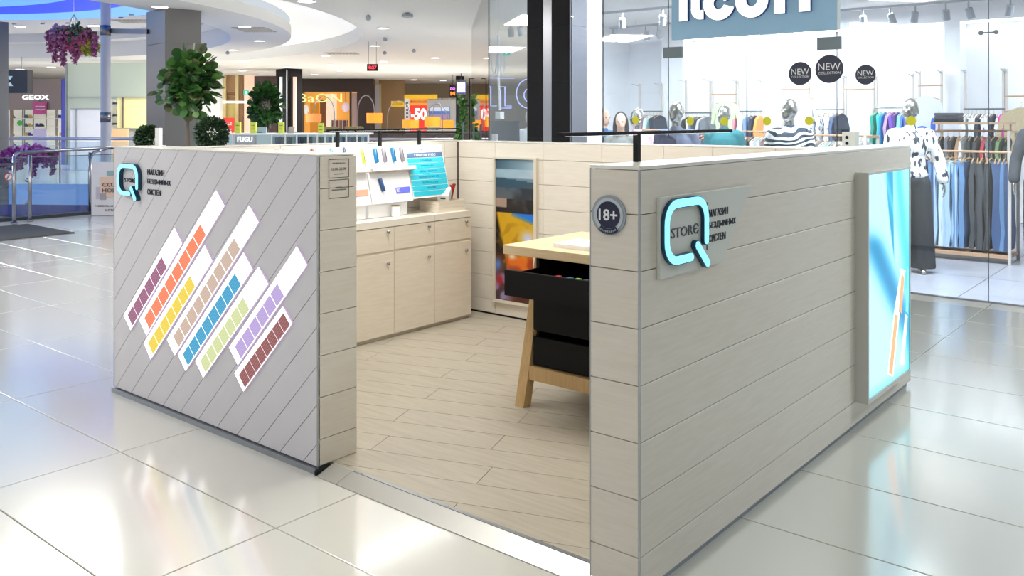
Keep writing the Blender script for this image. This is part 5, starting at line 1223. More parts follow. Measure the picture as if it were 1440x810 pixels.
for m_ in (LEAFM[0], LEAFM[1]):
    mb = MB()
    for k in range(230):
        d = rnd_dir(rr); rad = rr.uniform(.15, .8); p_ = CCn + Vector((d.x * .30 * rad, d.y * .30 * rad, d.z * .44 * rad)); M_ = leafM(p_, rnd_dir(rr), rr); mb.add([M_ @ q_ for q_ in lmi.v], lmi.f)
    mb.build('inner_foliage', m_, ft)['kind'] = 'stuff'
# smaller fig
base = vw(L_(376, 20), 20, 0); ft2 = thing('fig_tree', tuple(base), 'smaller fig tree standing beside the black column', 'plant')
MB().lathe([(.18, 0), (.24, .5), (.21, .5)], base, 18).build('pot', MATS['dark_pot'], ft2)
MB().tube([base + Vector((0, 0, .45)), base + Vector((0, 0, 1.55))], .03, 8).build('trunk', BARK, ft2)
cc2 = vw(L_(374, 20), 20, H_(148, 20)); lm = leaf_mesh(.12, .11, 'l'); mbs = [MB(), MB(), MB()]
for k in range(700):
    d = rnd_dir(rr); rad = rr.uniform(.1, 1) ** .6; M_ = leafM(cc2 + Vector((d.x * .34 * rad, d.y * .34 * rad, d.z * .48 * rad)), d, rr); mbs[k % 3].add([M_ @ v for v in lm.v], lm.f)
for k in range(3): o = mbs[k].build('foliage', LEAFM[[0, 1, 0][k]], ft2); o['kind'] = 'stuff'
for k in range(6): d = rnd_dir(rr); MB().tube([base + Vector((0, 0, 1.5)), cc2 + d * .3], [.014, .005], 5).build('branch', BARK, ft2)
# round shrubs on planters
SH = mat('shrub_leaf', rgb(42, 66, 44), .5); SH2 = mat('shrub_leaf_pale', rgb(78, 108, 72), .5)
lm2 = leaf_mesh(.045, .022, 'l')
for u, v, r_, lab in ((208, 194, .145, 'small round clipped shrub on a planter left of the fig trunk'), (298, 188, .20, 'larger round clipped shrub on a planter right of the fig trunk')):
    c = vw(L_(u, 11), 11, H_(v, 11)); t = thing('round_shrub', (c.x, c.y, 0), lab, 'plant')
    MB().lathe([(.13, 0), (.17, c.z - r_ * .8), (.15, c.z - r_ * .8)], (c.x, c.y, 0), 18).build('planter', mat('planter_grey', rgb(120, 120, 124), .5), t)
    MB().tube([(c.x, c.y, c.z - r_), c], .02, 6).build('stem', BARK, t)
    for m_, n_ in ((SH, 1900), (SH2, 500)):
        mb = MB()
        for k in range(n_):
            d = rnd_dir(rr); M_ = leafM(c + d * r_ * rr.uniform(.05, .90) ** .35, (d + rnd_dir(rr) * .5).normalized(), rr); mb.add([M_ @ q_ for q_ in lm2.v], lm2.f)
        mb.build('foliage', m_, t)['kind'] = 'stuff'
# flower baskets
def flowers(t, name, m, n_, gen, size):
    mb = MB()
    for k in range(n_):
        p_ = gen(); s = size * rr.uniform(.6, 1.2)
        for j in range(4):
            d = rnd_dir(rr); e = rnd_dir(rr).cross(d).normalized() * s * .5; q_ = p_ + d * s
            mb.add([p_, p_ + d * s * .5 + e, q_, p_ + d * s * .5 - e], [(0, 1, 2, 3)])
    mb.build(name, m, t)['kind'] = 'stuff'
hb = VT('hanging_basket', 104, 13, 'hanging basket overflowing with pink and purple flowers', 'plant', z=H_(92, 13))
c = vw(L_(104, 13), 13, H_(55, 13))
MB().lathe([(.05, -.10), (.13, -.05), (.17, .02), (.15, .02)], c, 18).build('basket', mat('basket', rgb(120, 120, 125), .6), hb)
for s in ((.06, 0), (-.06, 0), (0, .06), (0, -.06)): MB().tube([c + Vector((s[0] * 2, s[1] * 2, 0)), c + Vector((s[0] * .6, s[1] * .6, .30)), c + Vector((0, 0, .36))], .006, 5).build('wire', STEEL, hb)
MB().tube([c + Vector((0, 0, .36)), Vector((c.x, c.y, 3.96))], .004, 5).build('cable', STEEL, hb)
def bl(rx, rz, off=(0, 0)):
    def g_():
        d = rnd_dir(rr); q_ = rr.uniform(.5, 1); return c + RV * (d.x * rx * q_ + off[0]) + FV * (d.y * rx * .7 * q_) + UP * (d.z * rz * q_ + off[1])
    return g_
def trail(u, v0, v1, d=13, w_=.04):
    def g_():
        t_ = rr.random(); return vw(L_(u, d) + rr.uniform(-1, 1) * w_ * (1 - t_ * .7), d - .1 + rr.uniform(-1, 1) * w_, H_(v0 + (v1 - v0) * t_, d))
    return g_
PK = mat('petal_pink', rgb(205, 110, 160), .6); PU = mat('petal_mauve', rgb(150, 85, 135), .6); LV = mat('petal_lavender', rgb(170, 140, 200), .6); YG = mat('petal_lime', rgb(170, 175, 80), .6); GN = mat('flower_leaf', rgb(40, 95, 70), .5)
flowers(hb, 'flowers_pink', PK, 420, bl(.20, .19, (.05, -.03)), .06); flowers(hb, 'flowers_mauve', PU, 300, bl(.33, .16), .055); flowers(hb, 'flowers_lavender', LV, 200, bl(.18, .15, (-.22, .04)), .055)
flowers(hb, 'flowers_lime', YG, 170, bl(.15, .13, (.22, -.12)), .05); flowers(hb, 'leaves', GN, 130, bl(.30, .14, (0, .06)), .07)
for u, v0, v1 in ((83, 62, 88), (94, 65, 93), (110, 60, 90), (137, 48, 79), (75, 45, 74)): flowers(hb, 'trailing_flowers', PU, 60, trail(u, v0, v1), .04)
wp = thing('flower_box', tuple(vw(L_(42, 14.4), 14.4, .7)), 'purple trailing flowers spilling from a box on the balustrade', 'plant')
c = vw(L_(42, 14.4), 14.4, H_(218, 14.4))
MB().box(-.42, -.1, -.1, .42, .1, .08, M=Matrix.Translation(c) @ VM).build('box', mat('dark_pot', rgb(60, 58, 60), .5), wp)
WV = mat('petal_violet', rgb(150, 60, 145), .6); WV2 = mat('petal_plum', rgb(185, 115, 190), .6)
flowers(wp, 'flowers_violet', WV, 330, bl(.44, .14, (0, .0)), .055); flowers(wp, 'flowers_plum', WV2, 200, bl(.42, .16, (0, .02)), .05); flowers(wp, 'flowers_violet', WV, 110, bl(.16, .2, (-.26, -.06)), .05)
for u, v0, v1 in ((52, 225, 248), (79, 222, 244), (33, 222, 238), (8, 215, 235), (68, 220, 234)): flowers(wp, 'trailing_flowers', WV, 60, trail(u, v0, v1, 14.3, .05), .04)
# ------------------------------------------------------------------ shoe shop far left
D1 = 30.0
sh = VT('shoe_shop', 50, D1, 'shoe shop front with brown header and white lit name across the opening', 'shop front')
vb(sh, 'header', mat('shop_brown', rgb(122, 108, 110), .5), -120, 111, 86, 154, D1, .4); vb(sh, 'blue_post', mat('post_blue', rgb(70, 75, 190), .4), 86, 111, 92, 232, D1 + .02, .3)
vb(sh, 'back_panel', mat('shop_cream', rgb(238, 236, 226), .6, em=.25), -120, 150, 92, 232, D1 + 3.2, .1)
vb(sh, 'side_frame', ALU, 11, 154, 14, 232, D1, .2)
vtext(sh, 'GEOX', LW, 31, 140, 69, 133.5, D1 - .05, bold=.03)
for u in (31, 33.5, 46, 64, 78, 80): vb(sh, 'upright', mat('shelf_steel', rgb(150, 150, 150), .4), u, 152, u + .8, 232, D1 + 2.6, .05)
for v in (150, 166, 178, 191, 205):
    vb(sh, 'shelf', WHITE, 12, v, 78, v + 1, D1 + 2.4, .5); vb(sh, 'shelf', WHITE, 80, v, 92, v + 1, D1 + 2.4, .5)
SHM = [mat('shoe_dark', rgb(55, 60, 80), .5), mat('shoe_blue', rgb(60, 70, 150), .5), mat('shoe_tan', rgb(200, 175, 110), .5), mat('shoe_teal', rgb(90, 120, 125), .5)]
k = 0
for v, us in ((166, (17, 37, 43, 84, 89)), (178, (36, 42, 52, 58)), (191, (16, 37, 42, 53, 60, 86)), (205, (18, 38, 54, 84))):
    for u in us:
        c = vw(L_(u, D1 + 2.45), D1 + 2.5, H_(v, D1 + 2.45)); mb = MB()
        mb.box(-.07, -.05, 0, .07, .05, .03, M=Matrix.Translation(c) @ VM); mb.box(-.07, -.045, .03, -.0, .045, .12, M=Matrix.Translation(c) @ VM); mb.ball(c + RV * .035 + UP * .04, .045, .045, .032)
        solo(mb, 'shoe', SHM[(k * 7) % 4], '%s shoe on the %s shelf of the shoe shop, %s from the left' % (['dark', 'blue', 'tan', 'grey green'][(k * 7) % 4], {166: 'top', 178: 'second', 191: 'third', 205: 'bottom'}[v], ORD[us.index(u)]), 'shoe'); k += 1
t = VT('poster', 55, D1, 'magenta poster hanging in the shoe shop front', 'poster', z=H_(161, D1)); vb(t, 'sheet', mat('magenta_sheet', rgb(165, 55, 125), .5), 46, 143, 65, 161, D1 - .1, .03)
for i, s_ in enumerate(('НОВАЯ КОЛЛЕКЦИЯ', 'СКИДКИ')): vtext(t, s_, WHITE, 50, 151 + 4 * i, 63, 149 + 4 * i, D1 - .12)
vb(t, 'cord', BLACK, 55.3, 139, 55.7, 143, D1 - .09, .01)
t = VT('poster', 55, D1, 'plain lavender panel standing below the magenta poster', 'poster'); vb(t, 'sheet', mat('lavender_sheet', rgb(176, 168, 208), .5), 46, 181, 65, 225, D1 - .3, .03, z0=0)
t = VT('round_sticker', 28, 29, 'round green sticker on the far shop window', 'sticker', z=H_(177, 29))
MB().prism([vw(L_(28, 29) + .09 * math.cos(a), 29, H_(173, 29) + .09 * math.sin(a)) for a in [2 * PI * k / 24 for k in range(24)]], tuple(-FV * .01)).build('disc', mat('green_dot', rgb(45, 150, 50), .5), t)
t = VT('hanging_lightbox', 25, 22, 'dark hanging box sign with a pale arrow-like mark at the far left', 'sign', z=H_(130, 22))
vb(t, 'box', mat('box_dark', rgb(38, 44, 50), .3), -6, 98, 38.5, 131, 22, .25)
for pts in (((12, 107), (18, 107), (15, 112), (12, 111)), ((12, 117), (15, 116), (18.5, 121), (12, 121))):
    MB().prism([vw(L_(u, 22), 21.995, H_(v, 22)) for u, v in pts], tuple(-FV * .01)).build('mark', mat('mark_pale', rgb(185, 205, 200), .4, em=.4), t)
for u in (0, 30): vb(t, 'rod', STEEL, u, 80, u + .6, 98, 22.1, .02)
# display windows
DWc = mat('window_wall', rgb(200, 210, 198), .5, em=.08)
t = VT('display_window', 150, 27.5, 'pale green display window wall behind the round pole', 'shop front')
vb(t, 'wall', DWc, 92, 96, 210, 232, 27.6, .2, z1=3.29); vb(t, 'frame', ALU, 91.5, 96, 93, 232, 27.45, .1, z1=3.29); vb(t, 'rail', ALU, 93, 136, 206, 136.8, 27.5, .05); vb(t, 'rail', ALU, 93, 182, 206, 182.6, 27.5, .05)
t = VT('framed_board', 122, 26.8, 'tall white framed display panel left of the round pole', 'display')
vb(t, 'panel', mat('panel_white', rgb(226, 228, 235), .4, em=.15), 99, 153, 143, 225, 26.8, .2, z0=0); vb(t, 'frame', ALU, 98.5, 152.3, 144, 153.3, 26.75, .25); vb(t, 'frame', ALU, 106, 153, 106.8, 225, 26.75, .05, z0=0)
t = VT('framed_board', 185, 26.8, 'tall cream display panel between the round pole and the steel column', 'display')
vb(t, 'panel', mat('panel_cream', rgb(232, 222, 160), .4, em=.3), 165, 137, 215, 180, 26.8, .2); vb(t, 'frame', ALU, 164, 136, 215, 137.2, 26.7, .3); vb(t, 'frame', GROOVE, 171.5, 137, 173, 180, 26.75, .05); vb(t, 'base', mat('base_grey', rgb(180, 185, 190), .5), 180, 181, 215, 230, 26.9, .2, z0=0)
t = VT('poster', 170, 26.5, 'orange poster panel low behind the railing right of the pole', 'poster'); vb(t, 'sheet', mat('orange_sheet', rgb(240, 190, 140), .5, em=.15), 158, 181, 180, 215, 26.5, .05, z0=0)
t = VT('shoe_rack', 160, 26.9, 'narrow rack of dark shoes behind the round pole', 'rack')
vb(t, 'side_panel', WHITE, 156, 140, 157, 180, 27.0, .3, z0=0)
for v in (147, 164, 176): vb(t, 'shelf', WHITE, 157, v, 165, v + 1, 27.0, .3); vb(t, 'shoes', SHM[0], 158.5, v - 3, 162.5, v - .5, 27.0, .15)
# pale wall right of big column
vbox(276, 97, 309, 215, 29.5, .3).build('wall_niche', mat('pale_wall', rgb(226, 230, 226), .6), None, 'structure')
# sale shop
D2 = 31.0
ss = VT('sale_shop', 340, D2, 'brown panelled shop front with a red sale poster behind the counter', 'shop front')
BR = mat('panel_brown', rgb(160, 122, 84), .45); 
vb(ss, 'panel', BR, 309, 105, 341, 200, D2 + .2, .2, z0=0); vb(ss, 'glass_panel', mat('olive_glass', rgb(175, 160, 90), .3, em=.1), 318, 146, 333, 200, D2 + .1, .05, z0=0)
for a in ((309, 105, 311, 200), (331, 105, 335, 200), (313.5, 105, 317.5, 200)): vb(ss, 'post', mat('post_gold', rgb(205, 185, 135), .4), *a, D2 + .02, .1, z0=0)
vb(ss, 'moulding', BR, 311, 128, 331, 130, D2 + .1, .1); vb(ss, 'moulding', BR, 311, 134, 331, 135.5, D2 + .1, .1)
vb(ss, 'awning_bar', LW, 310, 142, 350, 145, D2 - .05, .1)  # white awning bar, its brightness put in as a glow
vb(ss, 'interior', mat('shop_peach', rgb(245, 205, 180), .5, em=.45), 341, 106, 358, 200, D2 + 1.0, .1, z0=0); vb(ss, 'dark_panel', mat('dark_brown', rgb(70, 45, 42), .5), 357.5, 107, 390, 200, D2 + .2, .2, z0=0)  # peach interior panel glows in place of the shop's own lighting
vb(ss, 'brick_panel', mat('dull_red', rgb(150, 100, 90), .6), 352, 163, 370, 200, D2 + .1, .05, z0=0)
t = VT('poster', 320, 30.5, 'red sale poster in the shop window left of the fig tree', 'poster', z=H_(189, 30.5)); vb(t, 'sheet', mat('sale_red', rgb(225, 55, 45), .5, em=.25), 312, 165.5, 329, 189, 30.5, .03)
vtext(t, 'SALE', WHITE, 313, 176, 326, 172, 30.48, bold=.02); vtext(t, '50%', WHITE, 316, 187, 326, 181, 30.48, bold=.02)
t = VT('exit_sign', 346, 31, 'green exit sign above the sale shop interior', 'sign', z=H_(133, 31)); vb(t, 'panel', MATS['exit_green'], 342.5, 127, 349.5, 133, 31.0, .05); vb(t, 'figure', LW, 345, 128.5, 347, 132, 30.98, .02)
# dark framed clothes shop in the middle
D3 = 38.5
cs = VT('boutique', 475, D3, 'dark brown framed boutique with warm orange interior behind the counter', 'shop front')
DBn = mat('frame_brown', rgb(50, 32, 28), .4)
vb(cs, 'header', DBn, 424, 111, 525, 129, D3, .4, z1=3.29); vb(cs, 'side_panel', DBn, 502, 129, 525, 200, D3, .4, z0=0); vb(cs, 'side_panel', DBn, 416, 111, 425, 200, D3, .4, z0=0)
vb(cs, 'brick_strip', mat('brick_pale', rgb(190, 160, 155), .7), 494, 131, 502, 200, D3 + .1, .1, z0=0); vb(cs, 'dark_post', DBn, 491.5, 129, 494, 200, D3 + .02, .1, z0=0)
OR = mat('orange_wall', rgb(240, 175, 85), .6, em=.55); vb(cs, 'interior_wall', OR, 424, 127, 504, 205, D3 + 4, .1, z0=0, z1=3.2); vb(cs, 'interior_panel', mat('warm_white', rgb(250, 228, 205), .6, em=.7), 459, 132, 473, 200, D3 + 3.5, .1, z0=0)  # warm interior lighting put into the walls as orange glow
vb(cs, 'interior_panel', mat('warm_brown', rgb(150, 100, 60), .6, em=.15), 450, 140, 458, 200, D3 + 3.6, .1, z0=0); vb(cs, 'interior_panel', mat('warm_gold', rgb(225, 150, 50), .6, em=.4), 436, 145, 448, 200, D3 + 3.6, .1, z0=0)
vtext(cs, 'BaON', mat('sign_lime', rgb(225, 235, 150), .4, em=.7), 420, 144, 481, 131.5, D3 - .05)
vb(cs, 'clothes_rail', WD, 471, 167, 489, 168, D3 + 1.5, .05); 
for i in range(9): 
    t = VT('hanging_dress', 466 + i * 2.6, D3 + 1.5, 'pale pink printed dress in the warm lit boutique, %s from the left' % ORD[i], 'clothing', z=H_(184, D3 + 1.5)); vb(t, 'cloth', cloth([(230, 200, 190), (200, 150, 150), (240, 225, 215), (170, 110, 110)][i % 4]), 465.2 + i * 2.6, 169, 467 + i * 2.6, 184, D3 + 1.5, .3)
for u, v, c_, lab in ((429, 154, (250, 245, 240), 'white round lantern at the left of the boutique window'), (486, 151, (245, 215, 225), 'pale pink round lantern in the boutique window')):
    p_ = at(u, v, D3 + 1.0); t = thing('lantern', tuple(p_ - Vector((0, 0, .2))), lab, 'lamp'); MB().ball(p_, .17, .17, .22, 14, 10).build('shade', mat('lantern_%d' % u, rgb(*c_), .5, em=.5), t, smooth=True); MB().tube([p_, Vector((p_.x, p_.y, 3.2))], .01, 5).build('cord', BLACK, t)
for i, u in enumerate((461, 496)):
    d = 27 + i; t = VT('armchair', u, d, ['olive high backed armchair left of the arc lamp foot', 'olive high backed armchair right of the boutique dresses'][i], 'chair'); OL = mat('olive_cloth', rgb(122, 118, 72), .8); o_ = vw(L_(u, d), d, 0); Mx = Matrix.Translation(o_) @ VM
    bx(-.32, -.3, .25, .32, .3, .45, M=Mx).build('seat', OL, t, bevel=.03); bx(-.30, .22, .4, .30, .34, 1.30, M=Mx).build('backrest', OL, t, bevel=.04)
    for s in (-1, 1): bx(s * .34, -.3, .25, s * .26, .3, .68, M=Mx).build('armrest', OL, t, bevel=.02); [bx(s * .28 - .02, y - .02, 0, s * .28 + .02, y + .02, .25, M=Mx).build('leg', BLACK, t) for y in (-.25, .25)]
# second glass shop with -50 poster
D4 = 40.0
gs = VT('glass_shop', 590, D4, 'glass fronted shop with yellow banner behind the orange lamps', 'shop front')
vb(gs, 'side_wall', mat('lilac_wall', rgb(195, 190, 205), .5), 525, 119, 533, 200, D4, .2, z0=0); vb(gs, 'brown_wall', mat('tan_wall', rgb(160, 125, 85), .5), 533, 118, 569, 200, D4 + .1, .2, z0=0, z1=3.29)
vb(gs, 'post', mat('post_gold', rgb(205, 185, 135), .4), 532, 118, 536, 200, D4 + .02, .1, z0=0)
vb(gs, 'interior_wall', mat('greige', rgb(150, 135, 110), .6, em=.1), 568, 118, 642, 140, D4 + 4, .1, z1=3.29); vb(gs, 'interior_wall', mat('shop_pale', rgb(222, 222, 220), .5, em=.35), 568, 138, 642, 200, D4 + 4, .1, z0=0)
YB = mat('banner_yellow', rgb(248, 200, 40), .5, em=.35)
vb(gs, 'banner', YB, 568, 133, 615, 139, D4 + .1, .05); vb(gs, 'banner', YB, 550, 142, 568, 150, D4 - .1, .05); vtext(gs, 'РАСПРОДАЖА', BR, 552, 148.5, 567, 144.5, D4 - .12)
t = VT('poster', 588, D4, 'tall red poster with a white -50 in the glass shop', 'poster'); vb(t, 'sheet', mat('poster_orange', rgb(248, 165, 70), .5, em=.4), 576, 139, 601, 148, D4, .04); vb(t, 'sheet', mat('poster_red', rgb(235, 55, 40), .5, em=.55), 576, 148, 601, 185, D4, .04)
vtext(t, 'ФИНАЛЬНАЯ', mat('poster_ink', rgb(200, 60, 40), .5), 577, 145, 600, 141, D4 - .02); vtext(t, '-50', LW, 577, 169, 600, 152, D4 - .02, bold=.04)  # printed figures are given a glow so they do not look dim
t = VT('poster', 572, D4, 'narrow white poster left of the red one', 'poster'); vb(t, 'sheet', mat('poster_white', rgb(235, 235, 235), .5, em=.3), 568.5, 139, 575.5, 168, D4 + .1, .04); [vb(t, 'print', SHM[3], 571, 143 + 5 * q_, 574, 146 + 5 * q_, D4 + .08, .02) for q_ in range(5)]
t = VT('screen', 619, D4 + 2, 'wide screen showing a blue landscape inside the glass shop', 'screen', z=H_(168, D4)); vb(t, 'frame', mat('screen_grey', rgb(180, 190, 210), .4), 603, 150, 633, 168, D4 + 2, .05)
vb(t, 'sky', mat('scr_sky', rgb(210, 225, 250), .4, em=.7), 604, 151, 632, 156, D4 + 1.95, .04); vb(t, 'sea', mat('scr_sea', rgb(95, 130, 195), .4, em=.6), 604, 156, 632, 161, D4 + 1.95, .04); vb(t, 'shore', mat('scr_shore', rgb(170, 150, 190), .4, em=.6), 604, 161, 632, 167, D4 + 1.95, .04)
t = VT('dark_post', 646, 36, 'black post under the blue screen', 'column'); vb(t, 'shaft', BLACK, 641, 118, 652, 200, 36, .4, z0=0, z1=3.29)
t = VT('blue_screen', 648, 34, 'small blue violet screen hanging near the shop corner', 'screen', z=H_(132, 34)); vb(t, 'frame', BLACK, 641, 112, 655.5, 133, 34, .1); vb(t, 'picture', mat('scr_violet', rgb(125, 115, 240), .4, em=.9), 642.5, 116, 654, 130, 33.97, .03)
for k in range(7): vb(t, 'glyph', mat('scr_glyph', rgb(190, 190, 255), .4, em=.9), 643.5 + (k % 3) * 3.4, 117.5 + (k // 3) * 4, 645.6 + (k % 3) * 3.4, 119.8 + (k // 3) * 4, 33.95, .01)
vb(t, 'hanger', BLACK, 648, 82, 649, 112, 34.05, .03)
t = VT('led_sign', 637, 35, 'small black led sign with violet and orange characters', 'sign', z=H_(136, 35)); vb(t, 'box', BLACK, 632.5, 120, 641, 136, 35, .1); vtext(t, 'DQ', mat('led_violet', rgb(215, 130, 245), .4, em=1), 633.5, 127, 640, 123, 34.98, .02); vtext(t, 'M', mat('led_orange', rgb(255, 130, 40), .4, em=1), 633.5, 134, 640, 129, 34.98, .02)
vb(t, 'rod', BLACK, 636.5, 90, 637, 120, 35.05, .02)
# low brown partition of the lounge
D5 = 21.0
lp = VT('lounge_partition', 560, D5, 'low dark brown partition around the lounge behind the kiosk', 'partition')
PBn = mat('partition_brown', rgb(74, 58, 55), .45)
for i in range(9): vb(lp, 'panel', PBn, 452 + i * 23, 187.5, 452 + (i + 1) * 23 - .4, 200, D5, .1, z0=0)
vb(lp, 'cap_rail', BLACK, 452, 184.5, 655, 187.2, D5 - .03, .18)
# arc lamps
SHD = mat('orange_shade', rgb(250, 160, 50), .6, em=.75, emc=rgb(250, 150, 45)); SHP = mat('shade_peach', rgb(238, 150, 85), .6, em=.45)
def arclamp(u, v0, v1, wpx, d, ub, vtopp, lab, m=SHD):
    t = VT('arc_lamp', ub, d, lab, 'lamp'); c = vw(L_(u, d), d, H_(v1, d)); h = (v1 - v0) * d / FPX; r = wpx / 2 * d / FPX
    t_ = MB().lathe([(r * .98, 0), (r, h), (r * .97, h), (r * .95, 0)], c, 24); t_.build('shade', m, t); MB().lathe([(r * .9, .01), (.01, .012)], c, 16).build('diffuser', LW, t)
    b = vw(L_(ub, d), d, 0); MB().lathe([(.16, 0), (.16, .04), (.02, .05)], b, 20).build('base', STEEL, t)
    zt = H_(vtopp, d); lu = L_(u, d); lb_ = L_(ub, d); pts = [b + Vector((0, 0, .04)), b + Vector((0, 0, zt - .45))]
    for k in range(1, 9):
        a = PI * k / 8 * .97; pts.append(vw(lb_ + (lu - lb_) * (1 - math.cos(a)) / 2, d, zt - .45 + .45 * math.sin(a)))
    pts.append(c + Vector((0, 0, h))); MB().tube(pts, .014, 6).build('arc', STEEL, t, smooth=True)
arclamp(526.5, 159, 173, 22, 24, 503, 134, 'bright orange arc lamp hanging in front of the boutique side panel')
arclamp(441, 160, 172, 22, 26, 470, 136, 'duller orange lamp shade just right of the black column', SHP)
arclamp(577.5, 168.5, 180, 23, 23, 545, 141, 'left orange shade of the three before the glass shop')
arclamp(608, 164.5, 178.5, 22.5, 24, 622, 143, 'middle and highest orange shade of the three before the glass shop')
arclamp(629, 169, 180, 18, 26, 600, 146, 'right orange shade of the three before the glass shop')
# white show counter with glass cases
D6 = 15.0
fc = VT('show_counter', 420, D6, 'white counter with glass show cases behind the kiosk', 'counter')
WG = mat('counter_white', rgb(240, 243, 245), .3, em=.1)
vb(fc, 'base', WG, 308, 203, 518, 215, D6 + .02, .5, z0=0); vb(fc, 'top', WG, 308, 187.5, 518.5, 189.5, D6, .55)
vb(fc, 'back', mat('case_pale', rgb(205, 222, 225), .4, em=.25), 308, 189.5, 518, 203.5, D6 + .4, .02)
u_ = 310
cells = [310, 327, 333, 356, 382, 401, 417, 433, 446, 457, 468, 487, 502, 518]
for u in cells: vb(fc, 'frame', WG, u - .7, 189, u + .7, 204, D6, .05)
vb(fc, 'name_panel', mat('panel_grey', rgb(178, 186, 194), .4), 330, 190, 360, 203, D6 - .01, .02); vtext(fc, 'FUGU', LW, 334, 199.5, 355, 192, D6 - .012, bold=.01)
vb(fc, 'glass', GLASS, 360, 190, 518, 203, D6 + .01, .01)
k = 0
for i in range(4, len(cells) - 1):
    a, b = cells[i] + 1.5, cells[i + 1] - 1.5; n_ = max(2, int((b - a) / 4))
    for j in range(n_):
        u0 = a + (b - a) * j / n_; c_ = [(70, 110, 125), (50, 70, 85), (150, 190, 200), (90, 100, 150), (60, 85, 95)][(i * 3 + j) % 5]
        t = VT('packet', (u0 + 1), D6 + .2, '%s packet in the glass counter, %s in the %s case' % (['teal', 'dark', 'pale blue', 'violet', 'slate'][(i * 3 + j) % 5], ORD[j], ORD[i - 4]), 'packet', z=H_(202, D6))
        vb(t, 'pack', cloth(c_), u0, 192 + (j % 2), u0 + (b - a) / n_ - .7, 203, D6 + .2, .04); k += 1
GC = mat('card_lime', rgb(212, 222, 95), .5, em=.12)
for i, (u, v0) in enumerate([(334, 172), (356, 172), (395, 172), (451, 173)]):
    t = VT('card_box', u, D6 + .1, 'lime green upright box on the white counter, %s from the left' % ORD[i], 'box', z=H_(188, D6)); vb(t, 'box', GC, u - 3.8, v0, u + 3.8, 187.6, D6 + .1, .06)
    for q_ in range(2): vb(t, 'print', mat('card_print', rgb(150, 165, 60), .5), u - 2.5, v0 + 4 + 5 * q_, u + 2.5, v0 + 5 + 5 * q_, D6 + .097, .002)
t = VT('cash_register', 365, D6 + .2, 'pale blue grey register screen on the white counter', 'register', z=H_(188, D6)); vb(t, 'screen', mat('register_blue', rgb(165, 190, 210), .4), 357, 179, 374, 187.6, D6 + .2, .05); vb(t, 'print', mat('reg_print', rgb(90, 140, 200), .4), 360, 185, 368, 187, D6 + .195, .004)
t = VT('rounded_stand', 409.5, D6 + .2, 'small grey rounded stand on the white counter', 'stand', z=H_(188, D6)); vb(t, 'body', mat('stand_grey', rgb(170, 165, 168), .5), 405.5, 179, 413.5, 187.6, D6 + .2, .05); vb(t, 'top', mat('stand_grey', rgb(170, 165, 168), .5), 407, 178, 412, 179, D6 + .2, .05)
# clock
t = VT('digital_clock', 523, 20, 'red digital clock hanging from the mall ceiling', 'clock', z=H_(99, 20)); vb(t, 'case', BLACK, 516, 90, 531, 99.5, 20, .08); vtext(t, '8:27', mat('led_red', rgb(255, 40, 60), .4, em=1.6), 518.5, 97, 529.5, 92.5, 19.98, .01)
for u in (518, 529): vb(t, 'rod', BLACK, u, 60, u + .4, 90, 20.03, .01, z1=3.3)
# racks and greenery seen through the slanting glass
GR = mat('rack_grey', rgb(120, 128, 132), .4, .5); t = VT('grey_rack', 665, 14.5, 'grey metal shelving posts right of the greenery', 'rack')
for u, v in ((651, 172), (666, 175), (674, 95), (684, 175)): vb(t, 'post', GR, u - 1.3, v, u + 1.3, 200, 14.5, .04, z0=0)
vb(t, 'post', GR, 672, 97, 677, 172, 14.52, .04); vb(t, 'crossbar', GR, 651, 185.5, 684, 187.5, 14.49, .04)
t = VT('thin_stand', 660.5, 14.2, 'thin black display stand behind the slanting glass', 'stand'); vb(t, 'post', BLACK, 660, 110, 661.2, 200, 14.2, .02, z0=0); vb(t, 'arm', BLACK, 661, 110, 667, 111, 14.2, .02)
t = VT('climbing_plant', 650, 20, 'narrow green climbing plant on the black post', 'plant'); lm3 = leaf_mesh(.16, .12, 'l'); mb = MB()
for k in range(170):
    v = rr.uniform(135, 200); uu = 650 + 3.5 * math.sin(v * .09) + rr.uniform(-3.0, 3.0); M_ = leafM(at(uu, v, 20), rnd_dir(rr), rr, .8); mb.add([M_ @ q_ for q_ in lm3.v], lm3.f)
mb.build('foliage', LEAFM[1], t)['kind'] = 'stuff'; MB().tube([vw(L_(650, 20), 20.05, 0), at(650, 135, 20.05)], .015, 5).build('stem', BARK, t)
# ------------------------------------------------------------------ ceiling fittings
DLR = mat('downlight_rim', rgb(235, 235, 235), .4); DLE = mat('downlight_lens', (1, 1, 1), .4, em=4.5)
dl = [(225, 9, .12), (431, 1, .13), (344, 37, .11), (365, 57, .11), (328, 70, .11), (539, 39, .10), (527, 64, .11), (458, 78, .11), (464, 91, .12), (344, 86, .12), (341, 99, .12), (404, 94, .12), (442, 104.5, .13), (539, 86, .11), (612, 81, .11), (582, 112, .14), (623, 113, .14), (478, 99, .12), (555, 113, .14), (28, 97, .14), (72, 94, .13), (127, 96, .13), (170, 97, .13), (200, 96, .13)]
for i, (u, v, r) in enumerate(sorted(dl)):
    d = 1.75 * FPX / (HOR - v); c = vw(L_(u, d), d, 3.3)
    t = thing('downlight', tuple(c), 'round recessed downlight in the mall ceiling, %s from the left' % ORD[i], 'ceiling light')
    MB().lathe([(r * 1.12, -.012), (r * 1.12, -.002)], c, 24).build('rim', DLR, t); MB().lathe([(r, -.014), (r, -.012)], c, 24).build('lens', DLE, t)
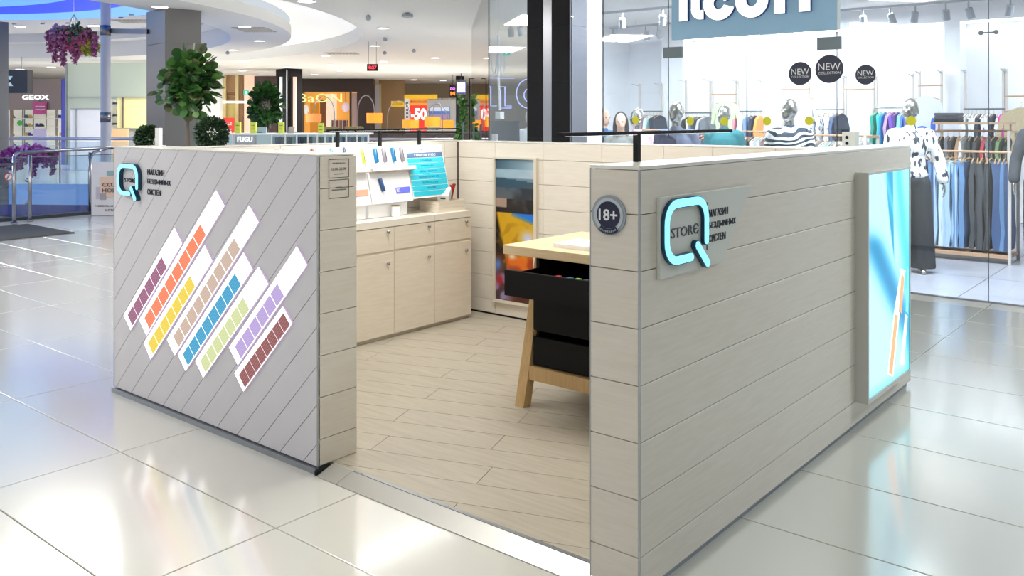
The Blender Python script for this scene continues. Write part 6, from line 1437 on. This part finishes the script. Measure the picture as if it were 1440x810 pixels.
for i, (u, v) in enumerate([(28, 36), (132, 35), (20, 33), (60, 32.5), (95, 32), (170, 24), (185, 20)]):
    d = 2.41 * FPX / (HOR - v); c = vw(L_(u, d), d, 3.96)
    t = thing('well_light', tuple(c), 'small spot on the ceiling of the round well, %s in order of building outward' % ORD[i], 'ceiling light'); t['label'] = 'small spot near the blue ring of the round ceiling well, %s listed from the left' % ORD[sorted([28, 132, 20, 60, 95, 170, 185]).index(u)]
    r = .13 if i < 2 else .05
    MB().lathe([(r * 1.1, -.02), (r * 1.1, -.002)], c, 16).build('rim', DLR if i < 2 else SPG, t); MB().lathe([(r, -.03), (r, -.02)], c, 16).build('lens', DLE if i < 2 else SPG, t)
def vent(u, v, w_, l_, lab, z=3.3):
    d = (z - HCAM) * FPX / (HOR - v); c = vw(L_(u, d), d, z); t = thing('ceiling_vent', tuple(c), lab, 'vent'); Mx = Matrix.Translation(c) @ VM
    bx(-w_, -l_, -.006, w_, l_, -.001, M=Mx).build('frame', mat('vent_grey', rgb(165, 160, 150), .5), t)
    for k in range(9): x = -w_ * .88 + w_ * 1.76 * k / 8; bx(x - .015, -l_ * .9, -.016, x + .015, l_ * .9, -.006, M=Mx).build('slat', mat('vent_slat', rgb(200, 196, 188), .5), t)
vent(358, 41.5, .32, .45, 'slatted square air vent on the inner ceiling ring'); vent(481, 75, .42, .30, 'slatted air vent on the main ceiling right of the white cove'); vent(190, 30, .45, .4, 'slatted air vent near the top of the big steel column', 3.96)
for i, (u, v) in enumerate([(518, 21.5), (541, 52.5), (582, 69), (573, 18), (320, 72), (541, 72)]):
    d = 1.75 * FPX / (HOR - v); c = vw(L_(u, d), d, 3.3); big = i == 3
    solo(MB().lathe([(.02, -.002), (.05 if not big else .09, -.03), (.05 if not big else .10, -.07), (.02, -.09)], c, 12), 'smoke_detector', SPG, ['small ceiling sensor between the cove and the camera pod', 'small ceiling sensor under the long ceiling light line', 'pair-like small sensor at the right of the ceiling', 'camera pod on the main ceiling, the largest of the sensors', 'small ceiling sensor on the inner ceiling ring', 'small ceiling sensor above the red clock'][i], 'sensor', loc=tuple(c))
